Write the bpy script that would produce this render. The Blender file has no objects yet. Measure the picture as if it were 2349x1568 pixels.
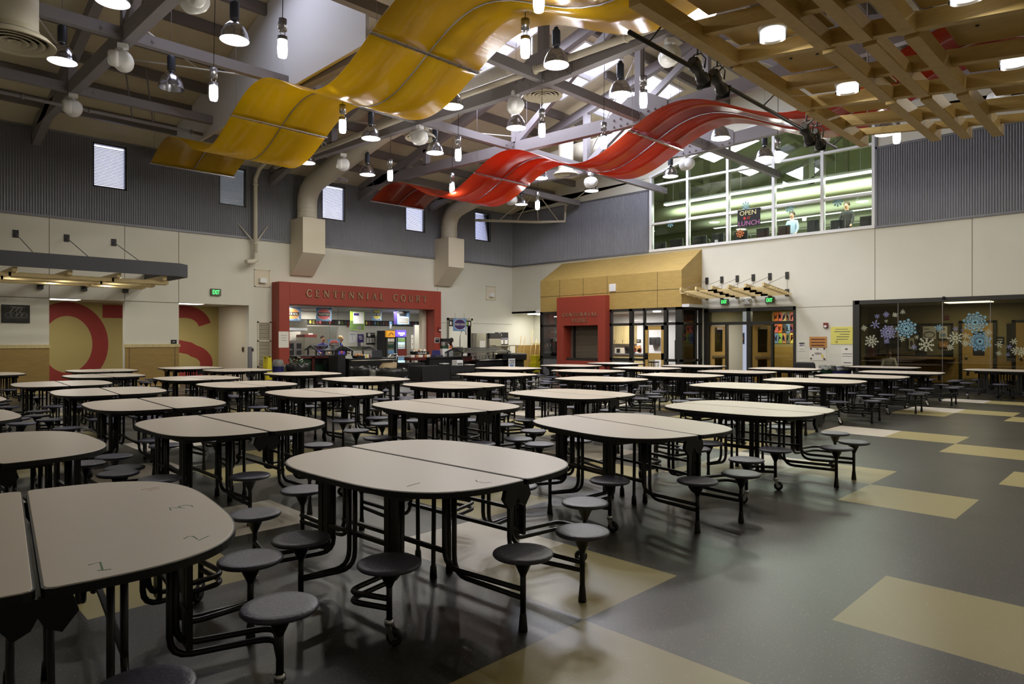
import bpy, bmesh, math, random
from mathutils import Vector, Matrix
random.seed(7)
PI=math.pi; S2=2**.5
sc=bpy.context.scene; COL=sc.collection
# ---------- camera numbers: the camera stands at the origin, 1.6 above the floor, looking along +X+Y
CX,HY,FP,CH=1174.5,777.0,1525.0,1.6
XR=23.5   # right wall plane
YL=23.5   # left wall plane
def ray(px,py):
    u=(px-CX)/FP; return (1+u)/S2,(1-u)/S2,(HY-py)/FP
def atz(px,py,z):
    r=ray(px,py); t=(z-CH)/r[2]; return Vector((r[0]*t,r[1]*t,z))
def onX(px,py,X=XR):      # -> (Y,z)
    r=ray(px,py); t=X/r[0]; return r[1]*t, CH+r[2]*t
def onY(px,py,Y=YL):      # -> (X,z)
    r=ray(px,py); t=Y/r[1]; return r[0]*t, CH+r[2]*t
# ---------- materials
def lin(c): return tuple(((v/255)/12.92 if v/255<=.04045 else ((v/255+.055)/1.055)**2.4) for v in c)
def mat(name,rgb,rough=.6,metal=0.,var=0.,scale=6.,emit=None,es=0.,bump=0.,spec=.5,coat=0.):
    m=bpy.data.materials.new(name); m.use_nodes=True; nt=m.node_tree; b=nt.nodes['Principled BSDF']
    c=lin(rgb); b.inputs['Base Color'].default_value=(*c,1); b.inputs['Roughness'].default_value=rough
    b.inputs['Metallic'].default_value=metal; b.inputs['Specular IOR Level'].default_value=spec
    if coat: b.inputs['Coat Weight'].default_value=coat; b.inputs['Coat Roughness'].default_value=.12
    if var or bump:
        tc=nt.nodes.new('ShaderNodeTexCoord'); n=nt.nodes.new('ShaderNodeTexNoise'); n.inputs['Scale'].default_value=scale; n.inputs['Detail'].default_value=3
        nt.links.new(tc.outputs['Object'],n.inputs['Vector'])
        if var:
            r=nt.nodes.new('ShaderNodeValToRGB'); r.color_ramp.elements[0].position=.3; r.color_ramp.elements[1].position=.7
            r.color_ramp.elements[0].color=(*[v*(1-var) for v in c],1); r.color_ramp.elements[1].color=(*[min(1,v*(1+var)) for v in c],1)
            nt.links.new(n.outputs['Fac'],r.inputs['Fac']); nt.links.new(r.outputs['Color'],b.inputs['Base Color'])
        if bump:
            bp=nt.nodes.new('ShaderNodeBump'); bp.inputs['Strength'].default_value=bump; bp.inputs['Distance'].default_value=.01
            nt.links.new(n.outputs['Fac'],bp.inputs['Height']); nt.links.new(bp.outputs['Normal'],b.inputs['Normal'])
    if emit: b.inputs['Emission Color'].default_value=(*lin(emit),1); b.inputs['Emission Strength'].default_value=es
    return m
def wood(name,rgb,rough=.5,sc_=(1,1,14),var=.16):
    m=mat(name,rgb,rough); nt=m.node_tree; b=nt.nodes['Principled BSDF']; c=lin(rgb)
    tc=nt.nodes.new('ShaderNodeTexCoord'); mp=nt.nodes.new('ShaderNodeMapping'); mp.inputs['Scale'].default_value=sc_
    n=nt.nodes.new('ShaderNodeTexNoise'); n.inputs['Scale'].default_value=3; n.inputs['Detail'].default_value=5; n.inputs['Distortion'].default_value=.6
    r=nt.nodes.new('ShaderNodeValToRGB'); r.color_ramp.elements[0].position=.3; r.color_ramp.elements[1].position=.72
    r.color_ramp.elements[0].color=(*[v*(1-var) for v in c],1); r.color_ramp.elements[1].color=(*[v*(1+var) for v in c],1)
    for a,q in ((tc.outputs['Object'],mp.inputs['Vector']),(mp.outputs['Vector'],n.inputs['Vector']),(n.outputs['Fac'],r.inputs['Fac']),(r.outputs['Color'],b.inputs['Base Color'])): nt.links.new(a,q)
    return m
def glass(name,tint=(1,1,1),refl=.05,alpha=0.):
    m=bpy.data.materials.new(name); m.use_nodes=True; nt=m.node_tree; nt.nodes.clear()
    o=nt.nodes.new('ShaderNodeOutputMaterial'); mx=nt.nodes.new('ShaderNodeMixShader'); t=nt.nodes.new('ShaderNodeBsdfTransparent'); g=nt.nodes.new('ShaderNodeBsdfGlossy')
    f=nt.nodes.new('ShaderNodeFresnel'); f.inputs['IOR'].default_value=1.45
    t.inputs['Color'].default_value=(*tint,1); g.inputs['Roughness'].default_value=.02
    nt.links.new(f.outputs[0],mx.inputs[0])
    nt.links.new(t.outputs[0],mx.inputs[1]); nt.links.new(g.outputs[0],mx.inputs[2]); nt.links.new(mx.outputs[0],o.inputs['Surface'])
    return m
def emis(name,rgb,s): return mat(name,rgb,.5,emit=rgb,es=s)
M={}
M['wall']=mat('wall_paint',(218,215,200),.75,var=.02,scale=1.2)
M['wallside']=mat('corridor_paint',(216,206,184),.75)
M['panel']=wood('wainscot_ply',(150,122,64),.5,(1,1,6),.1)
M['cap']=wood('maple_trim',(196,178,126),.5,(6,6,1))
M['joint']=mat('panel_joint',(120,112,95),.9)
M['metal']=mat('corrugated_steel',(124,125,131),.42,.35,var=.03,scale=2)
M['trim']=mat('flashing_steel',(120,120,124),.5,.3)
M['steel']=mat('painted_steel',(138,133,136),.55,var=.03,scale=3)
M['purlin']=mat('painted_purlin',(118,111,108),.6)
M['deck']=mat('acoustic_deck',(214,204,178),.85,var=.03,scale=4)
M['white']=mat('white_enamel',(232,232,230),.4)
M['gyp']=mat('white_gypsum',(226,226,228),.75)
M['offwhite']=mat('cream_enamel',(214,206,186),.45)
M['duct']=mat('cream_duct',(205,198,180),.5,var=.02)
M['vent']=mat('vent_cream',(196,188,164),.5)
M['dark']=mat('dark_slot',(28,26,24),.8)
M['black']=mat('black_powder_coat',(16,16,16),.38)
M['blackp']=mat('black_plastic',(24,24,25),.5)
M['cloth']=mat('black_cloth',(22,22,23),.85,bump=.3,scale=30)
M['bronze']=mat('dark_bronze_frame',(52,51,47),.42,.3)
M['red']=mat('red_paint',(150,58,42),.55,var=.04,scale=2)
M['mural']=mat('red_mural_paint',(146,48,40),.7)
M['khaki']=mat('khaki_paint',(176,158,98),.75)
M['top']=mat('laminate_top',(205,194,180),.38,var=.035,scale=140)
M['navy']=mat('navy_plastic',(74,74,90),.45,var=.05,scale=60,bump=.25)
M['chrome']=mat('chrome',(214,214,218),.18,1.)
M['bell']=mat('spun_aluminium',(205,205,214),.16,1.)
M['bellin']=mat('bell_reflector',(235,235,235),.4,emit=(255,250,240),es=2.2)
M['ballast']=mat('ballast_grey',(62,66,76),.45,.4)
M['bulb']=emis('lamp_glow',(255,252,250),9.)
M['bulbd']=emis('lamp_glow_dim',(235,235,255),1.6)
M['disc']=emis('drum_glow',(255,250,235),3.5)
M['tubeglow']=emis('fluorescent_glow',(245,255,248),3.2)
M['troffer']=emis('troffer_glow',(255,250,238),5.)
M['sky']=emis('skylight_glow',(226,228,255),2.2)
M['alum']=mat('brushed_aluminium',(176,176,184),.3,1.)
M['ply']=wood('birch_ply',(176,148,84),.5,(1,1,5),.08)
M['maple']=wood('maple_beam',(186,158,96),.5,(2,2,12),.1)
M['slat']=wood('maple_slat',(206,184,132),.5,(2,2,12),.1)
M['doorw']=wood('door_maple',(186,152,84),.5,(8,8,1),.08)
M['cab']=wood('cabinet_birch',(216,196,140),.5,(6,6,1),.07)
M['glass']=glass('clear_glass')
M['glassg']=glass('tinted_glass',(.80,.80,.70))
M['glassl']=glass('library_glass',(.93,.97,.92))
M['lens']=glass('lamp_glass',(.92,.92,.95))
M['green']=emis('exit_green',(70,235,110),3.)
M['exitbox']=mat('exit_housing',(92,98,80),.5)
M['stain']=mat('stainless',(166,163,150),.32,.85,var=.04,scale=5)
M['libwall']=mat('library_wall_green',(206,216,182),.8)
M['liby']=mat('library_wall_yellow',(204,186,96),.8)
M['libst']=mat('library_steel',(168,174,146),.6)
M['letter']=mat('brushed_bronze_letter',(170,150,122),.35,.5)
M['yellow']=mat('caution_yellow',(222,206,40),.45)
M['blue']=mat('bin_blue',(44,46,104),.5)
M['grn']=mat('bin_green',(36,70,48),.5)
M['bag']=mat('black_bin_liner',(30,30,30),.32,bump=.6,scale=18)
M['clearbag']=mat('clear_bin_liner',(130,132,124),.3,bump=.6,scale=18)
M['greylid']=mat('grey_lid',(110,108,104),.5)
M['tanlid']=mat('tan_lid',(172,150,112),.5)
M['paper']=mat('white_paper',(228,224,212),.8)
M['ink']=mat('black_ink',(24,22,22),.7)
M['purple']=mat('purple_print',(62,46,120),.6)
M['skyblue']=mat('blue_print',(112,150,190),.6)
M['pink']=mat('pink_print',(210,104,104),.6)
M['orange']=mat('orange_print',(222,158,100),.6)
M['ylw']=mat('yellow_print',(222,206,96),.6)
M['lime']=mat('green_print',(150,186,70),.6)
M['deep']=mat('purple_deep',(60,30,92),.6)
M['kraft']=mat('kraft_paper',(196,140,78),.85)
M['yposter']=mat('yellow_paper',(222,214,110),.8)
M['redd']=mat('red_device',(120,46,38),.5)
M['darkwall']=mat('charcoal_board',(44,42,38),.7)
M['shirt']=mat('purple_shirt',(72,66,140),.8); M['skin']=mat('skin',(196,150,122),.6); M['hair']=mat('brown_hair',(66,46,32),.7); M['hairb']=mat('blond_hair',(190,160,110),.7)
M['lshirt']=mat('pale_blue_shirt',(150,170,196),.8); M['wshirt']=mat('white_shirt',(228,226,222),.8)
M['wood2']=wood('hall_ply',(156,126,66),.45,(1,8,1),.1)
M['gold']=emis('gold_sign',(214,150,40),.55); M['violet']=emis('violet_sign',(92,70,240),2.2); M['wglow']=emis('white_sign_glow',(240,240,255),3.)
M['screen']=emis('screen_violet',(70,60,140),.6)
M['mop']=wood('mop_handle_wood',(190,160,104),.6,(8,8,1))
M['leaf']=mat('plant_leaf',(86,112,60),.5)
# wavy polycarbonate
def poly(name,rgb,rgb2,tl):
    m=bpy.data.materials.new(name); m.use_nodes=True; nt=m.node_tree; b=nt.nodes['Principled BSDF']; o=nt.nodes['Material Output']
    b.inputs['Base Color'].default_value=(*lin(rgb),1); b.inputs['Roughness'].default_value=.2; b.inputs['Specular IOR Level'].default_value=.75
    tr=nt.nodes.new('ShaderNodeBsdfTranslucent'); tr.inputs['Color'].default_value=(*lin(rgb2),1)
    tp=nt.nodes.new('ShaderNodeBsdfTransparent'); tp.inputs['Color'].default_value=(*lin(rgb2),1)
    m1=nt.nodes.new('ShaderNodeMixShader'); m1.inputs[0].default_value=tl; m2=nt.nodes.new('ShaderNodeMixShader'); m2.inputs[0].default_value=.16
    L=nt.links.new
    L(b.outputs[0],m1.inputs[1]); L(tr.outputs[0],m1.inputs[2]); L(m1.outputs[0],m2.inputs[1]); L(tp.outputs[0],m2.inputs[2]); L(m2.outputs[0],o.inputs['Surface'])
    tc=nt.nodes.new('ShaderNodeTexCoord'); mp=nt.nodes.new('ShaderNodeMapping'); mp.inputs['Scale'].default_value=(.35,40,40)
    n=nt.nodes.new('ShaderNodeTexNoise'); n.inputs['Scale'].default_value=1.; n.inputs['Detail'].default_value=2
    bp=nt.nodes.new('ShaderNodeBump'); bp.inputs['Strength'].default_value=.5; bp.inputs['Distance'].default_value=.004
    L(tc.outputs['Object'],mp.inputs['Vector']); L(mp.outputs['Vector'],n.inputs['Vector']); L(n.outputs['Fac'],bp.inputs['Height'])
    for s in (b,tr): L(bp.outputs['Normal'],s.inputs['Normal'])
    return m
M['amber']=poly('amber_polycarbonate',(176,142,18),(236,206,30),.5)
M['scarlet']=poly('scarlet_polycarbonate',(138,50,26),(206,84,48),.42)
# floor
def floor_mat(name,rgb,fl1,fl2,amt):
    m=mat(name,rgb,.34,spec=.45); nt=m.node_tree; b=nt.nodes['Principled BSDF']; c=lin(rgb); L=nt.links.new
    tc=nt.nodes.new('ShaderNodeTexCoord'); n=nt.nodes.new('ShaderNodeTexNoise'); n.inputs['Scale'].default_value=.7; n.inputs['Detail'].default_value=4
    r=nt.nodes.new('ShaderNodeValToRGB'); r.color_ramp.elements[0].color=(*[v*.9 for v in c],1); r.color_ramp.elements[1].color=(*[v*1.1 for v in c],1)
    L(tc.outputs['Object'],n.inputs['Vector']); L(n.outputs['Fac'],r.inputs['Fac'])
    v=nt.nodes.new('ShaderNodeTexVoronoi'); v.inputs['Scale'].default_value=75; L(tc.outputs['Object'],v.inputs['Vector'])
    lt=nt.nodes.new('ShaderNodeMath'); lt.operation='LESS_THAN'; lt.inputs[1].default_value=.2; L(v.outputs['Distance'],lt.inputs[0])
    sx=nt.nodes.new('ShaderNodeSeparateColor'); L(v.outputs['Color'],sx.inputs[0])
    gt=nt.nodes.new('ShaderNodeMath'); gt.operation='GREATER_THAN'; gt.inputs[1].default_value=1-amt; L(sx.outputs[0],gt.inputs[0])
    mu=nt.nodes.new('ShaderNodeMath'); mu.operation='MULTIPLY'; L(lt.outputs[0],mu.inputs[0]); L(gt.outputs[0],mu.inputs[1])
    fc=nt.nodes.new('ShaderNodeMix'); fc.data_type='RGBA'; fc.inputs[6].default_value=(*lin(fl1),1); fc.inputs[7].default_value=(*lin(fl2),1); L(sx.outputs[1],fc.inputs[0])
    mx=nt.nodes.new('ShaderNodeMix'); mx.data_type='RGBA'; L(mu.outputs[0],mx.inputs[0]); L(r.outputs['Color'],mx.inputs[6]); L(fc.outputs[2],mx.inputs[7]); L(mx.outputs[2],b.inputs['Base Color'])
    rr=nt.nodes.new('ShaderNodeMapRange'); rr.inputs[3].default_value=.26; rr.inputs[4].default_value=.42; L(n.outputs['Fac'],rr.inputs[0]); L(rr.outputs[0],b.inputs['Roughness'])
    return m
M['fdark']=floor_mat('floor_charcoal',(58,57,52),(160,152,128),(150,90,80),.45)
M['ftan']=floor_mat('floor_tan',(168,156,106),(210,200,150),(150,136,90),.35)
M['fpale']=floor_mat('floor_pale',(212,204,190),(226,220,206),(170,160,140),.3)
# ---------- mesh builder
WL={}   # world origin of each object
class MB:
    def __init__(s): s.v=[]; s.f=[]; s.mi=[]; s.sm=[]
    def add(s,vs,fs,mi=0,sm=False):
        b=len(s.v); s.v+= [tuple(v) for v in vs]
        for f in fs: s.f.append([b+i for i in f]); s.mi.append(mi); s.sm.append(sm)
        return s
    def box(s,x0,x1,y0,y1,z0,z1,mi=0):
        if x0>x1:x0,x1=x1,x0
        if y0>y1:y0,y1=y1,y0
        if z0>z1:z0,z1=z1,z0
        return s.add([(x0,y0,z0),(x1,y0,z0),(x1,y1,z0),(x0,y1,z0),(x0,y0,z1),(x1,y0,z1),(x1,y1,z1),(x0,y1,z1)],[(0,3,2,1),(4,5,6,7),(0,1,5,4),(1,2,6,5),(2,3,7,6),(3,0,4,7)],mi)
    def bar(s,p,q,w,h,up=(0,0,1),mi=0):
        p=Vector(p);q=Vector(q);d=(q-p).normalized();u=Vector(up);a=d.cross(u)
        if a.length<1e-4: a=d.cross(Vector((1,0,0)))
        a.normalize(); c=a.cross(d).normalized(); a*=w/2;c*=h/2
        return s.add([p-a-c,p+a-c,p+a+c,p-a+c,q-a-c,q+a-c,q+a+c,q-a+c],[(0,3,2,1),(4,5,6,7),(0,1,5,4),(1,2,6,5),(2,3,7,6),(3,0,4,7)],mi)
    def tube(s,pts,r,n=10,mi=0,sm=True):
        pts=[Vector(p) for p in pts]; rs=r if isinstance(r,(list,tuple)) else [r]*len(pts); b=len(s.v); a=None
        for i,p in enumerate(pts):
            d=(pts[min(i+1,len(pts)-1)]-pts[max(i-1,0)]).normalized()
            if a is None: a=d.cross(Vector((0,0,1))); a=a if a.length>1e-3 else d.cross(Vector((1,0,0)))
            a=(a-d*a.dot(d)).normalized(); c=d.cross(a)
            for k in range(n):
                t=2*PI*k/n; s.v.append(tuple(p+(a*math.cos(t)+c*math.sin(t))*rs[i]))
        for i in range(len(pts)-1):
            for k in range(n):
                k2=(k+1)%n; s.f.append([b+i*n+k,b+i*n+k2,b+(i+1)*n+k2,b+(i+1)*n+k]); s.mi.append(mi); s.sm.append(sm)
        for o,rev in ((0,1),((len(pts)-1)*n,0)):
            f=[b+o+k for k in range(n)]; s.f.append(f[::-1] if rev else f); s.mi.append(mi); s.sm.append(False)
        return s
    def lathe(s,prof,c=(0,0,0),n=20,mi=0,sm=True,ax='z'):
        b=len(s.v); c=Vector(c)
        for r,z in prof:
            for k in range(n):
                t=2*PI*k/n; x,y=r*math.cos(t),r*math.sin(t)
                p=(x,y,z) if ax=='z' else ((z,x,y) if ax=='x' else (x,z,y))
                s.v.append(tuple(c+Vector(p)))
        for i in range(len(prof)-1):
            for k in range(n):
                k2=(k+1)%n; s.f.append([b+i*n+k,b+i*n+k2,b+(i+1)*n+k2,b+(i+1)*n+k]); s.mi.append(mi); s.sm.append(sm)
        return s
    def prism(s,poly,pl,a,b_,mi=0):
        """polygon in a plane (pl 'x': (y,z), 'y': (x,z), 'z': (x,y)) extruded from a to b"""
        n=len(poly)
        def P(q,t): return (t,q[0],q[1]) if pl=='x' else ((q[0],t,q[1]) if pl=='y' else (q[0],q[1],t))
        vs=[P(q,a) for q in poly]+[P(q,b_) for q in poly]
        fs=[list(range(n))[::-1],list(range(n,2*n))]+[(i,(i+1)%n,n+(i+1)%n,n+i) for i in range(n)]
        return s.add(vs,fs,mi)
    def build(s,name,mats,parent=None,recalc=True,bevel=0):
        me=bpy.data.meshes.new(name); mats=mats if isinstance(mats,(list,tuple)) else [mats]
        if parent is not None: o0=WL[parent.name]
        else:
            xs=[v[0] for v in s.v];ys=[v[1] for v in s.v];zs=[v[2] for v in s.v]
            o0=Vector(((min(xs)+max(xs))/2,(min(ys)+max(ys))/2,min(zs)))
        me.from_pydata([(v[0]-o0[0],v[1]-o0[1],v[2]-o0[2]) for v in s.v],[],s.f)
        for m in mats: me.materials.append(M[m] if isinstance(m,str) else m)
        me.polygons.foreach_set('material_index',s.mi); me.polygons.foreach_set('use_smooth',s.sm)
        if recalc:
            bm=bmesh.new(); bm.from_mesh(me); bmesh.ops.recalc_face_normals(bm,faces=bm.faces); bm.to_mesh(me); bm.free()
        me.update()
        o=bpy.data.objects.new(name,me); COL.objects.link(o)
        if parent is not None: o.parent=parent
        else: o.location=o0
        if bevel:
            b=o.modifiers.new('bevel','BEVEL'); b.width=bevel; b.segments=2; b.limit_method='ANGLE'
        WL[o.name]=Vector(o0); return o
USED={}
def tag(o,label=None,cat=None,group=None,kind=None):
    if label: o['label']=label
    if cat: o['category']=cat
    if group: o['group']=group
    if kind: o['kind']=kind
    return o
def thing(name,loc,label,cat,group=None):
    o=bpy.data.objects.new(name,None); COL.objects.link(o); o.location=loc; o.empty_display_size=.1; WL[o.name]=Vector(loc)
    return tag(o,label,cat,group)
def struct(o): o['kind']='structure'; return o
KIDS={}
def kids(o): return [c for c in bpy.data.objects if c.parent==o]
def copytree(o,par=None,memo=None):
    c=o.copy(); COL.objects.link(c)
    if par is not None: c.parent=par
    if o.name not in KIDS: KIDS[o.name]=kids(o)
    for k in KIDS[o.name]: copytree(k,c)
    return c
def put(o,loc,rz,label,group=None):
    c=copytree(o); c.location=loc; c.rotation_euler=(0,0,rz); c['label']=label; WL[c.name]=Vector(loc)
    if group: c['group']=group
    return c
ORD=['first','second','third','fourth','fifth','sixth','seventh','eighth','ninth','tenth','eleventh','twelfth','thirteenth','fourteenth','fifteenth','sixteenth','seventeenth','eighteenth','nineteenth','twentieth']
ORD+=['twenty-'+w for w in ORD[:9]]+['thirtieth']+['thirty-'+w for w in ORD[:9]]
# ---------- lettering
def text_mb(body,plane,a0,a1,z0,z1,at,depth=.01,mb=None,mi=0,wide=True):
    """sans lettering fitted into a rectangle on a wall plane (plane 'y': a=X, facing -Y; 'x': a=Y running right to left, facing -X)"""
    cu=bpy.data.curves.new('t','FONT'); cu.body=body; cu.extrude=.001; cu.resolution_u=3; cu.align_x='LEFT'
    ob=bpy.data.objects.new('t',cu); COL.objects.link(ob); dg=bpy.context.evaluated_depsgraph_get(); dg.update()
    me=bpy.data.meshes.new_from_object(ob.evaluated_get(dg)); bpy.data.objects.remove(ob); bpy.data.curves.remove(cu)
    mb=mb or MB()
    if not me.vertices: return mb
    xs=[v.co.x for v in me.vertices];ys=[v.co.y for v in me.vertices]; x0,x1,y0,y1=min(xs),max(xs),min(ys),max(ys)
    vs=[]
    for v in me.vertices:
        u=(v.co.x-x0)/max(1e-6,x1-x0); w=(v.co.y-y0)/max(1e-6,y1-y0); t=at-(depth if v.co.z>0 else 0)
        a=a0+(a1-a0)*u; z=z0+(z1-z0)*w
        vs.append((a,t,z) if plane=='y' else (t,a,z))
    mb.add(vs,[list(p.vertices) for p in me.polygons],mi); bpy.data.meshes.remove(me); return mb
def arc(cx,cy,rx,ry,a0,a1,n=14): return [(cx+rx*math.cos(math.radians(a0+(a1-a0)*i/n)),cy+ry*math.sin(math.radians(a0+(a1-a0)*i/n))) for i in range(n+1)]
GL={ # roman capitals as strokes: (points, width); unit height
'I':(.36,[([(.18,0),(.18,1)],.13),([(.02,.03),(.34,.03)],.06),([(.02,.97),(.34,.97)],.06)]),
'C':(.8,[(arc(.44,.5,.36,.47,48,312),.12),([(.70,.68),(.70,.95)],.06),([(.70,.06),(.70,.32)],.06)]),
'E':(.66,[([(.14,0),(.14,1)],.13),([(.0,.03),(.6,.03)],.06),([(.0,.97),(.58,.97)],.06),([(.14,.52),(.46,.52)],.06),([(.6,0),(.6,.22)],.06),([(.57,.8),(.57,1)],.06),([(.46,.42),(.46,.62)],.05)]),
'N':(.9,[([(.12,0),(.12,1)],.07),([(.74,0),(.74,1)],.07),([(.12,.98),(.74,.02)],.14),([(0,.03),(.26,.03)],.06),([(0,.97),(.16,.97)],.06),([(.6,.97),(.88,.97)],.06)]),
'T':(.74,[([(.36,0),(.36,1)],.13),([(.2,.03),(.52,.03)],.06),([(.02,.97),(.7,.97)],.06),([(.03,.76),(.03,1)],.06),([(.69,.76),(.69,1)],.06)]),
'A':(.86,[([(.1,0),(.42,1)],.06),([(.42,1),(.74,0)],.14),([(.22,.36),(.62,.36)],.06),([(0,.03),(.22,.03)],.06),([(.58,.03),(.88,.03)],.06)]),
'L':(.66,[([(.14,0),(.14,1)],.13),([(0,.97),(.3,.97)],.06),([(0,.03),(.6,.03)],.06),([(.6,0),(.6,.24)],.06)]),
'O':(.9,[(arc(.43,.5,.37,.47,0,360,24),.12)]),
'U':(.86,[([(.14,1),(.14,.3)]+arc(.42,.32,.28,.29,180,360)+[(.7,1)],.1),([(.02,.97),(.28,.97)],.06),([(.58,.97),(.82,.97)],.06)]),
'R':(.8,[([(.14,0),(.14,1)],.13),([(0,.03),(.28,.03)],.06),([(0,.97),(.36,.97)]+arc(.36,.74,.26,.23,90,-90)+[(.14,.51)],.09),([(.36,.51),(.72,.03)],.12)]),
'S':(.6,[(arc(.29,.74,.22,.23,35,250,12)+arc(.29,.26,.24,.23,70,-145,12),.11),([(.5,.72),(.5,.95)],.05),([(.06,.06),(.06,.3)],.05)]),
' ':(.6,[])}
def ribbon2d(pts,w):
    """left/right offsets of a polyline"""
    L=[];R=[]
    for i,p in enumerate(pts):
        a=pts[max(i-1,0)];b=pts[min(i+1,len(pts)-1)]; dx,dy=b[0]-a[0],b[1]-a[1]; l=math.hypot(dx,dy) or 1; nx,ny=-dy/l*w/2,dx/l*w/2
        L.append((p[0]+nx,p[1]+ny)); R.append((p[0]-nx,p[1]-ny))
    return L,R
def stroke(mb,pts,w,fn,d0,d1,mi=0):
    """extruded flat stroke; fn(x,y,d)->world"""
    L,R=ribbon2d(pts,w); n=len(pts)
    vs=[fn(*p,d0) for p in L]+[fn(*p,d0) for p in R]+[fn(*p,d1) for p in L]+[fn(*p,d1) for p in R]; fs=[]
    for i in range(n-1):
        fs+=[(i,i+1,n+i+1,n+i),(2*n+i,3*n+i,3*n+i+1,2*n+i+1),(i,2*n+i,2*n+i+1,i+1),(n+i,n+i+1,3*n+i+1,3*n+i)]
    fs+=[(0,n,3*n,2*n),(n-1,3*n-1,4*n-1,2*n-1)]
    return mb.add(vs,fs,mi)
def roman(body,plane,a0,a1,z0,h,at,depth=.03,gap=.55):
    """spaced roman capitals from a0 to a1, standing proud of the plane"""
    tot=sum(GL[c][0] for c in body)+gap*(len(body)-1); sg=1 if a1>a0 else -1; k=abs(a1-a0)/tot; mb=MB(); x=0
    for c in body:
        w,st=GL[c]
        for pts,sw in st:
            fn=(lambda px,py,d,x=x:(a0+sg*k*(x+px),at-d,z0+h*py)) if plane=='y' else (lambda px,py,d,x=x:(at-d,a0+sg*k*(x+px),z0+h*py))
            stroke(mb,pts,sw*1.1,fn,0,depth)
        x+=w+gap
    return mb
M['winsky']=emis('window_daylight',(222,226,255),1.5); M['winsky2']=emis('window_shade',(150,160,170),.35)
M['blindm']=mat('blind_slat',(226,228,240),.5)
M['trimdark']=mat('charcoal_fascia',(64,65,70),.6); M['coolglow']=emis('cooler_white',(190,225,235),1.1); M['coolglow2']=emis('cooler_dim',(110,110,90),.35)
M['khaki2']=mat('hall_khaki',(150,136,92),.75); M['shutter']=mat('roller_shutter_slat',(112,104,90),.45,.3); M['officeback']=mat('office_wall_dim',(120,112,82),.8); M['gold2']=mat('trophy_gold',(180,140,60),.3,.8)
M['glassh']=glass('hall_glass',(.62,.60,.50)); M['ice']=mat('ice_blue_paper',(140,186,204),.8); M['ice2']=mat('ice_blue_paper_two',(128,176,200),.8); M['lav']=mat('lavender_paper',(150,150,190),.8); M['cream']=mat('cream_paper',(206,208,180),.8)
M['bulb2']=emis('library_pendant_glow',(255,255,240),2.5); M['cream2']=mat('cream_letter',(236,226,160),.7); M['redd2']=mat('red_letter',(200,60,50),.7); M['pinkl']=mat('pink_letter',(190,120,170),.7)
M['maroon']=mat('maroon_rail',(84,34,30),.45); M['smoke']=glass('smoked_glass',(.45,.45,.45)); M['scrgrey']=mat('grey_lid_plastic',(58,60,66),.5); M['orange2']=mat('orange_juice',(214,120,50),.4)
M['scrib']=mat('green_marker',(60,110,70),.6); M['scribr']=mat('red_marker',(170,90,90),.6)
# ---------- camera
cam=bpy.data.cameras.new('camera'); co=bpy.data.objects.new('camera',cam); COL.objects.link(co)
co.location=(0,0,CH); co.rotation_euler=(PI/2,0,-PI/4); cam.sensor_width=36; cam.lens=FP/2349*36; cam.shift_y=-7/2349; cam.clip_start=.05; cam.clip_end=200; sc.camera=co
# ---------- floor: rubber tiles one unit square
TAN={(2,1),(3,2),(4,0),(7,1),(8,2),(9,0),(7,3),(11,1),(12,2),(16,1),(16,3),(17,2),(4,4),(6,4),(1,4),(9,4),(3,7),(4,8),(8,7),(9,8),(1,9),(6,9),(2,12),(7,12),(13,7),(14,8),(11,4),(12,6),(15,5),(18,7),(20,2),(13,12),(16,9),(19,6),(21,8),(5,11),(10,6),(3,16),(8,17),(12,18),(6,14)}
PALE={(3,3),(8,3),(2,5),(7,5),(12,3),(17,3),(20,3),(22,1),(12,5),(3,10),(8,11),(13,9),(5,6),(1,7),(17,6),(10,9),(2,8)}
mb=MB(); x0,x1,y0,y1=-3,27,-4,31
for i in range(x0,x1):
    for j in range(y0,y1):
        k=1 if (i,j) in TAN else 2 if (i,j) in PALE else 0
        a,b=i-.03,j+.39
        mb.add([(a,b,0),(a+1,b,0),(a+1,b+1,0),(a,b+1,0)],[(0,1,2,3)],k)
fl=struct(mb.build('floor',['fdark','ftan','fpale'],recalc=False))
def wall_cells(mb,axis,p0,p1,a0,a1,z0,z1,holes,mi=0):
    A=sorted({a0,a1,*[h[0] for h in holes],*[h[1] for h in holes]}); Z=sorted({z0,z1,*[h[2] for h in holes],*[h[3] for h in holes]})
    A=[a for a in A if a0<=a<=a1]; Z=[z for z in Z if z0<=z<=z1]
    for i in range(len(A)-1):
        zs=None
        for j in range(len(Z)):
            c=((A[i]+A[i+1])/2,(Z[j]+Z[j+1])/2) if j<len(Z)-1 else None
            solid=c is not None and not any(h[0]<c[0]<h[1] and h[2]<c[1]<h[3] for h in holes)
            if solid and zs is None: zs=Z[j]
            if not solid and zs is not None:
                if axis=='y': mb.box(A[i],A[i+1],p0,p1,zs,Z[j],mi)
                else: mb.box(p0,p1,A[i],A[i+1],zs,Z[j],mi)
                zs=None
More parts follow.
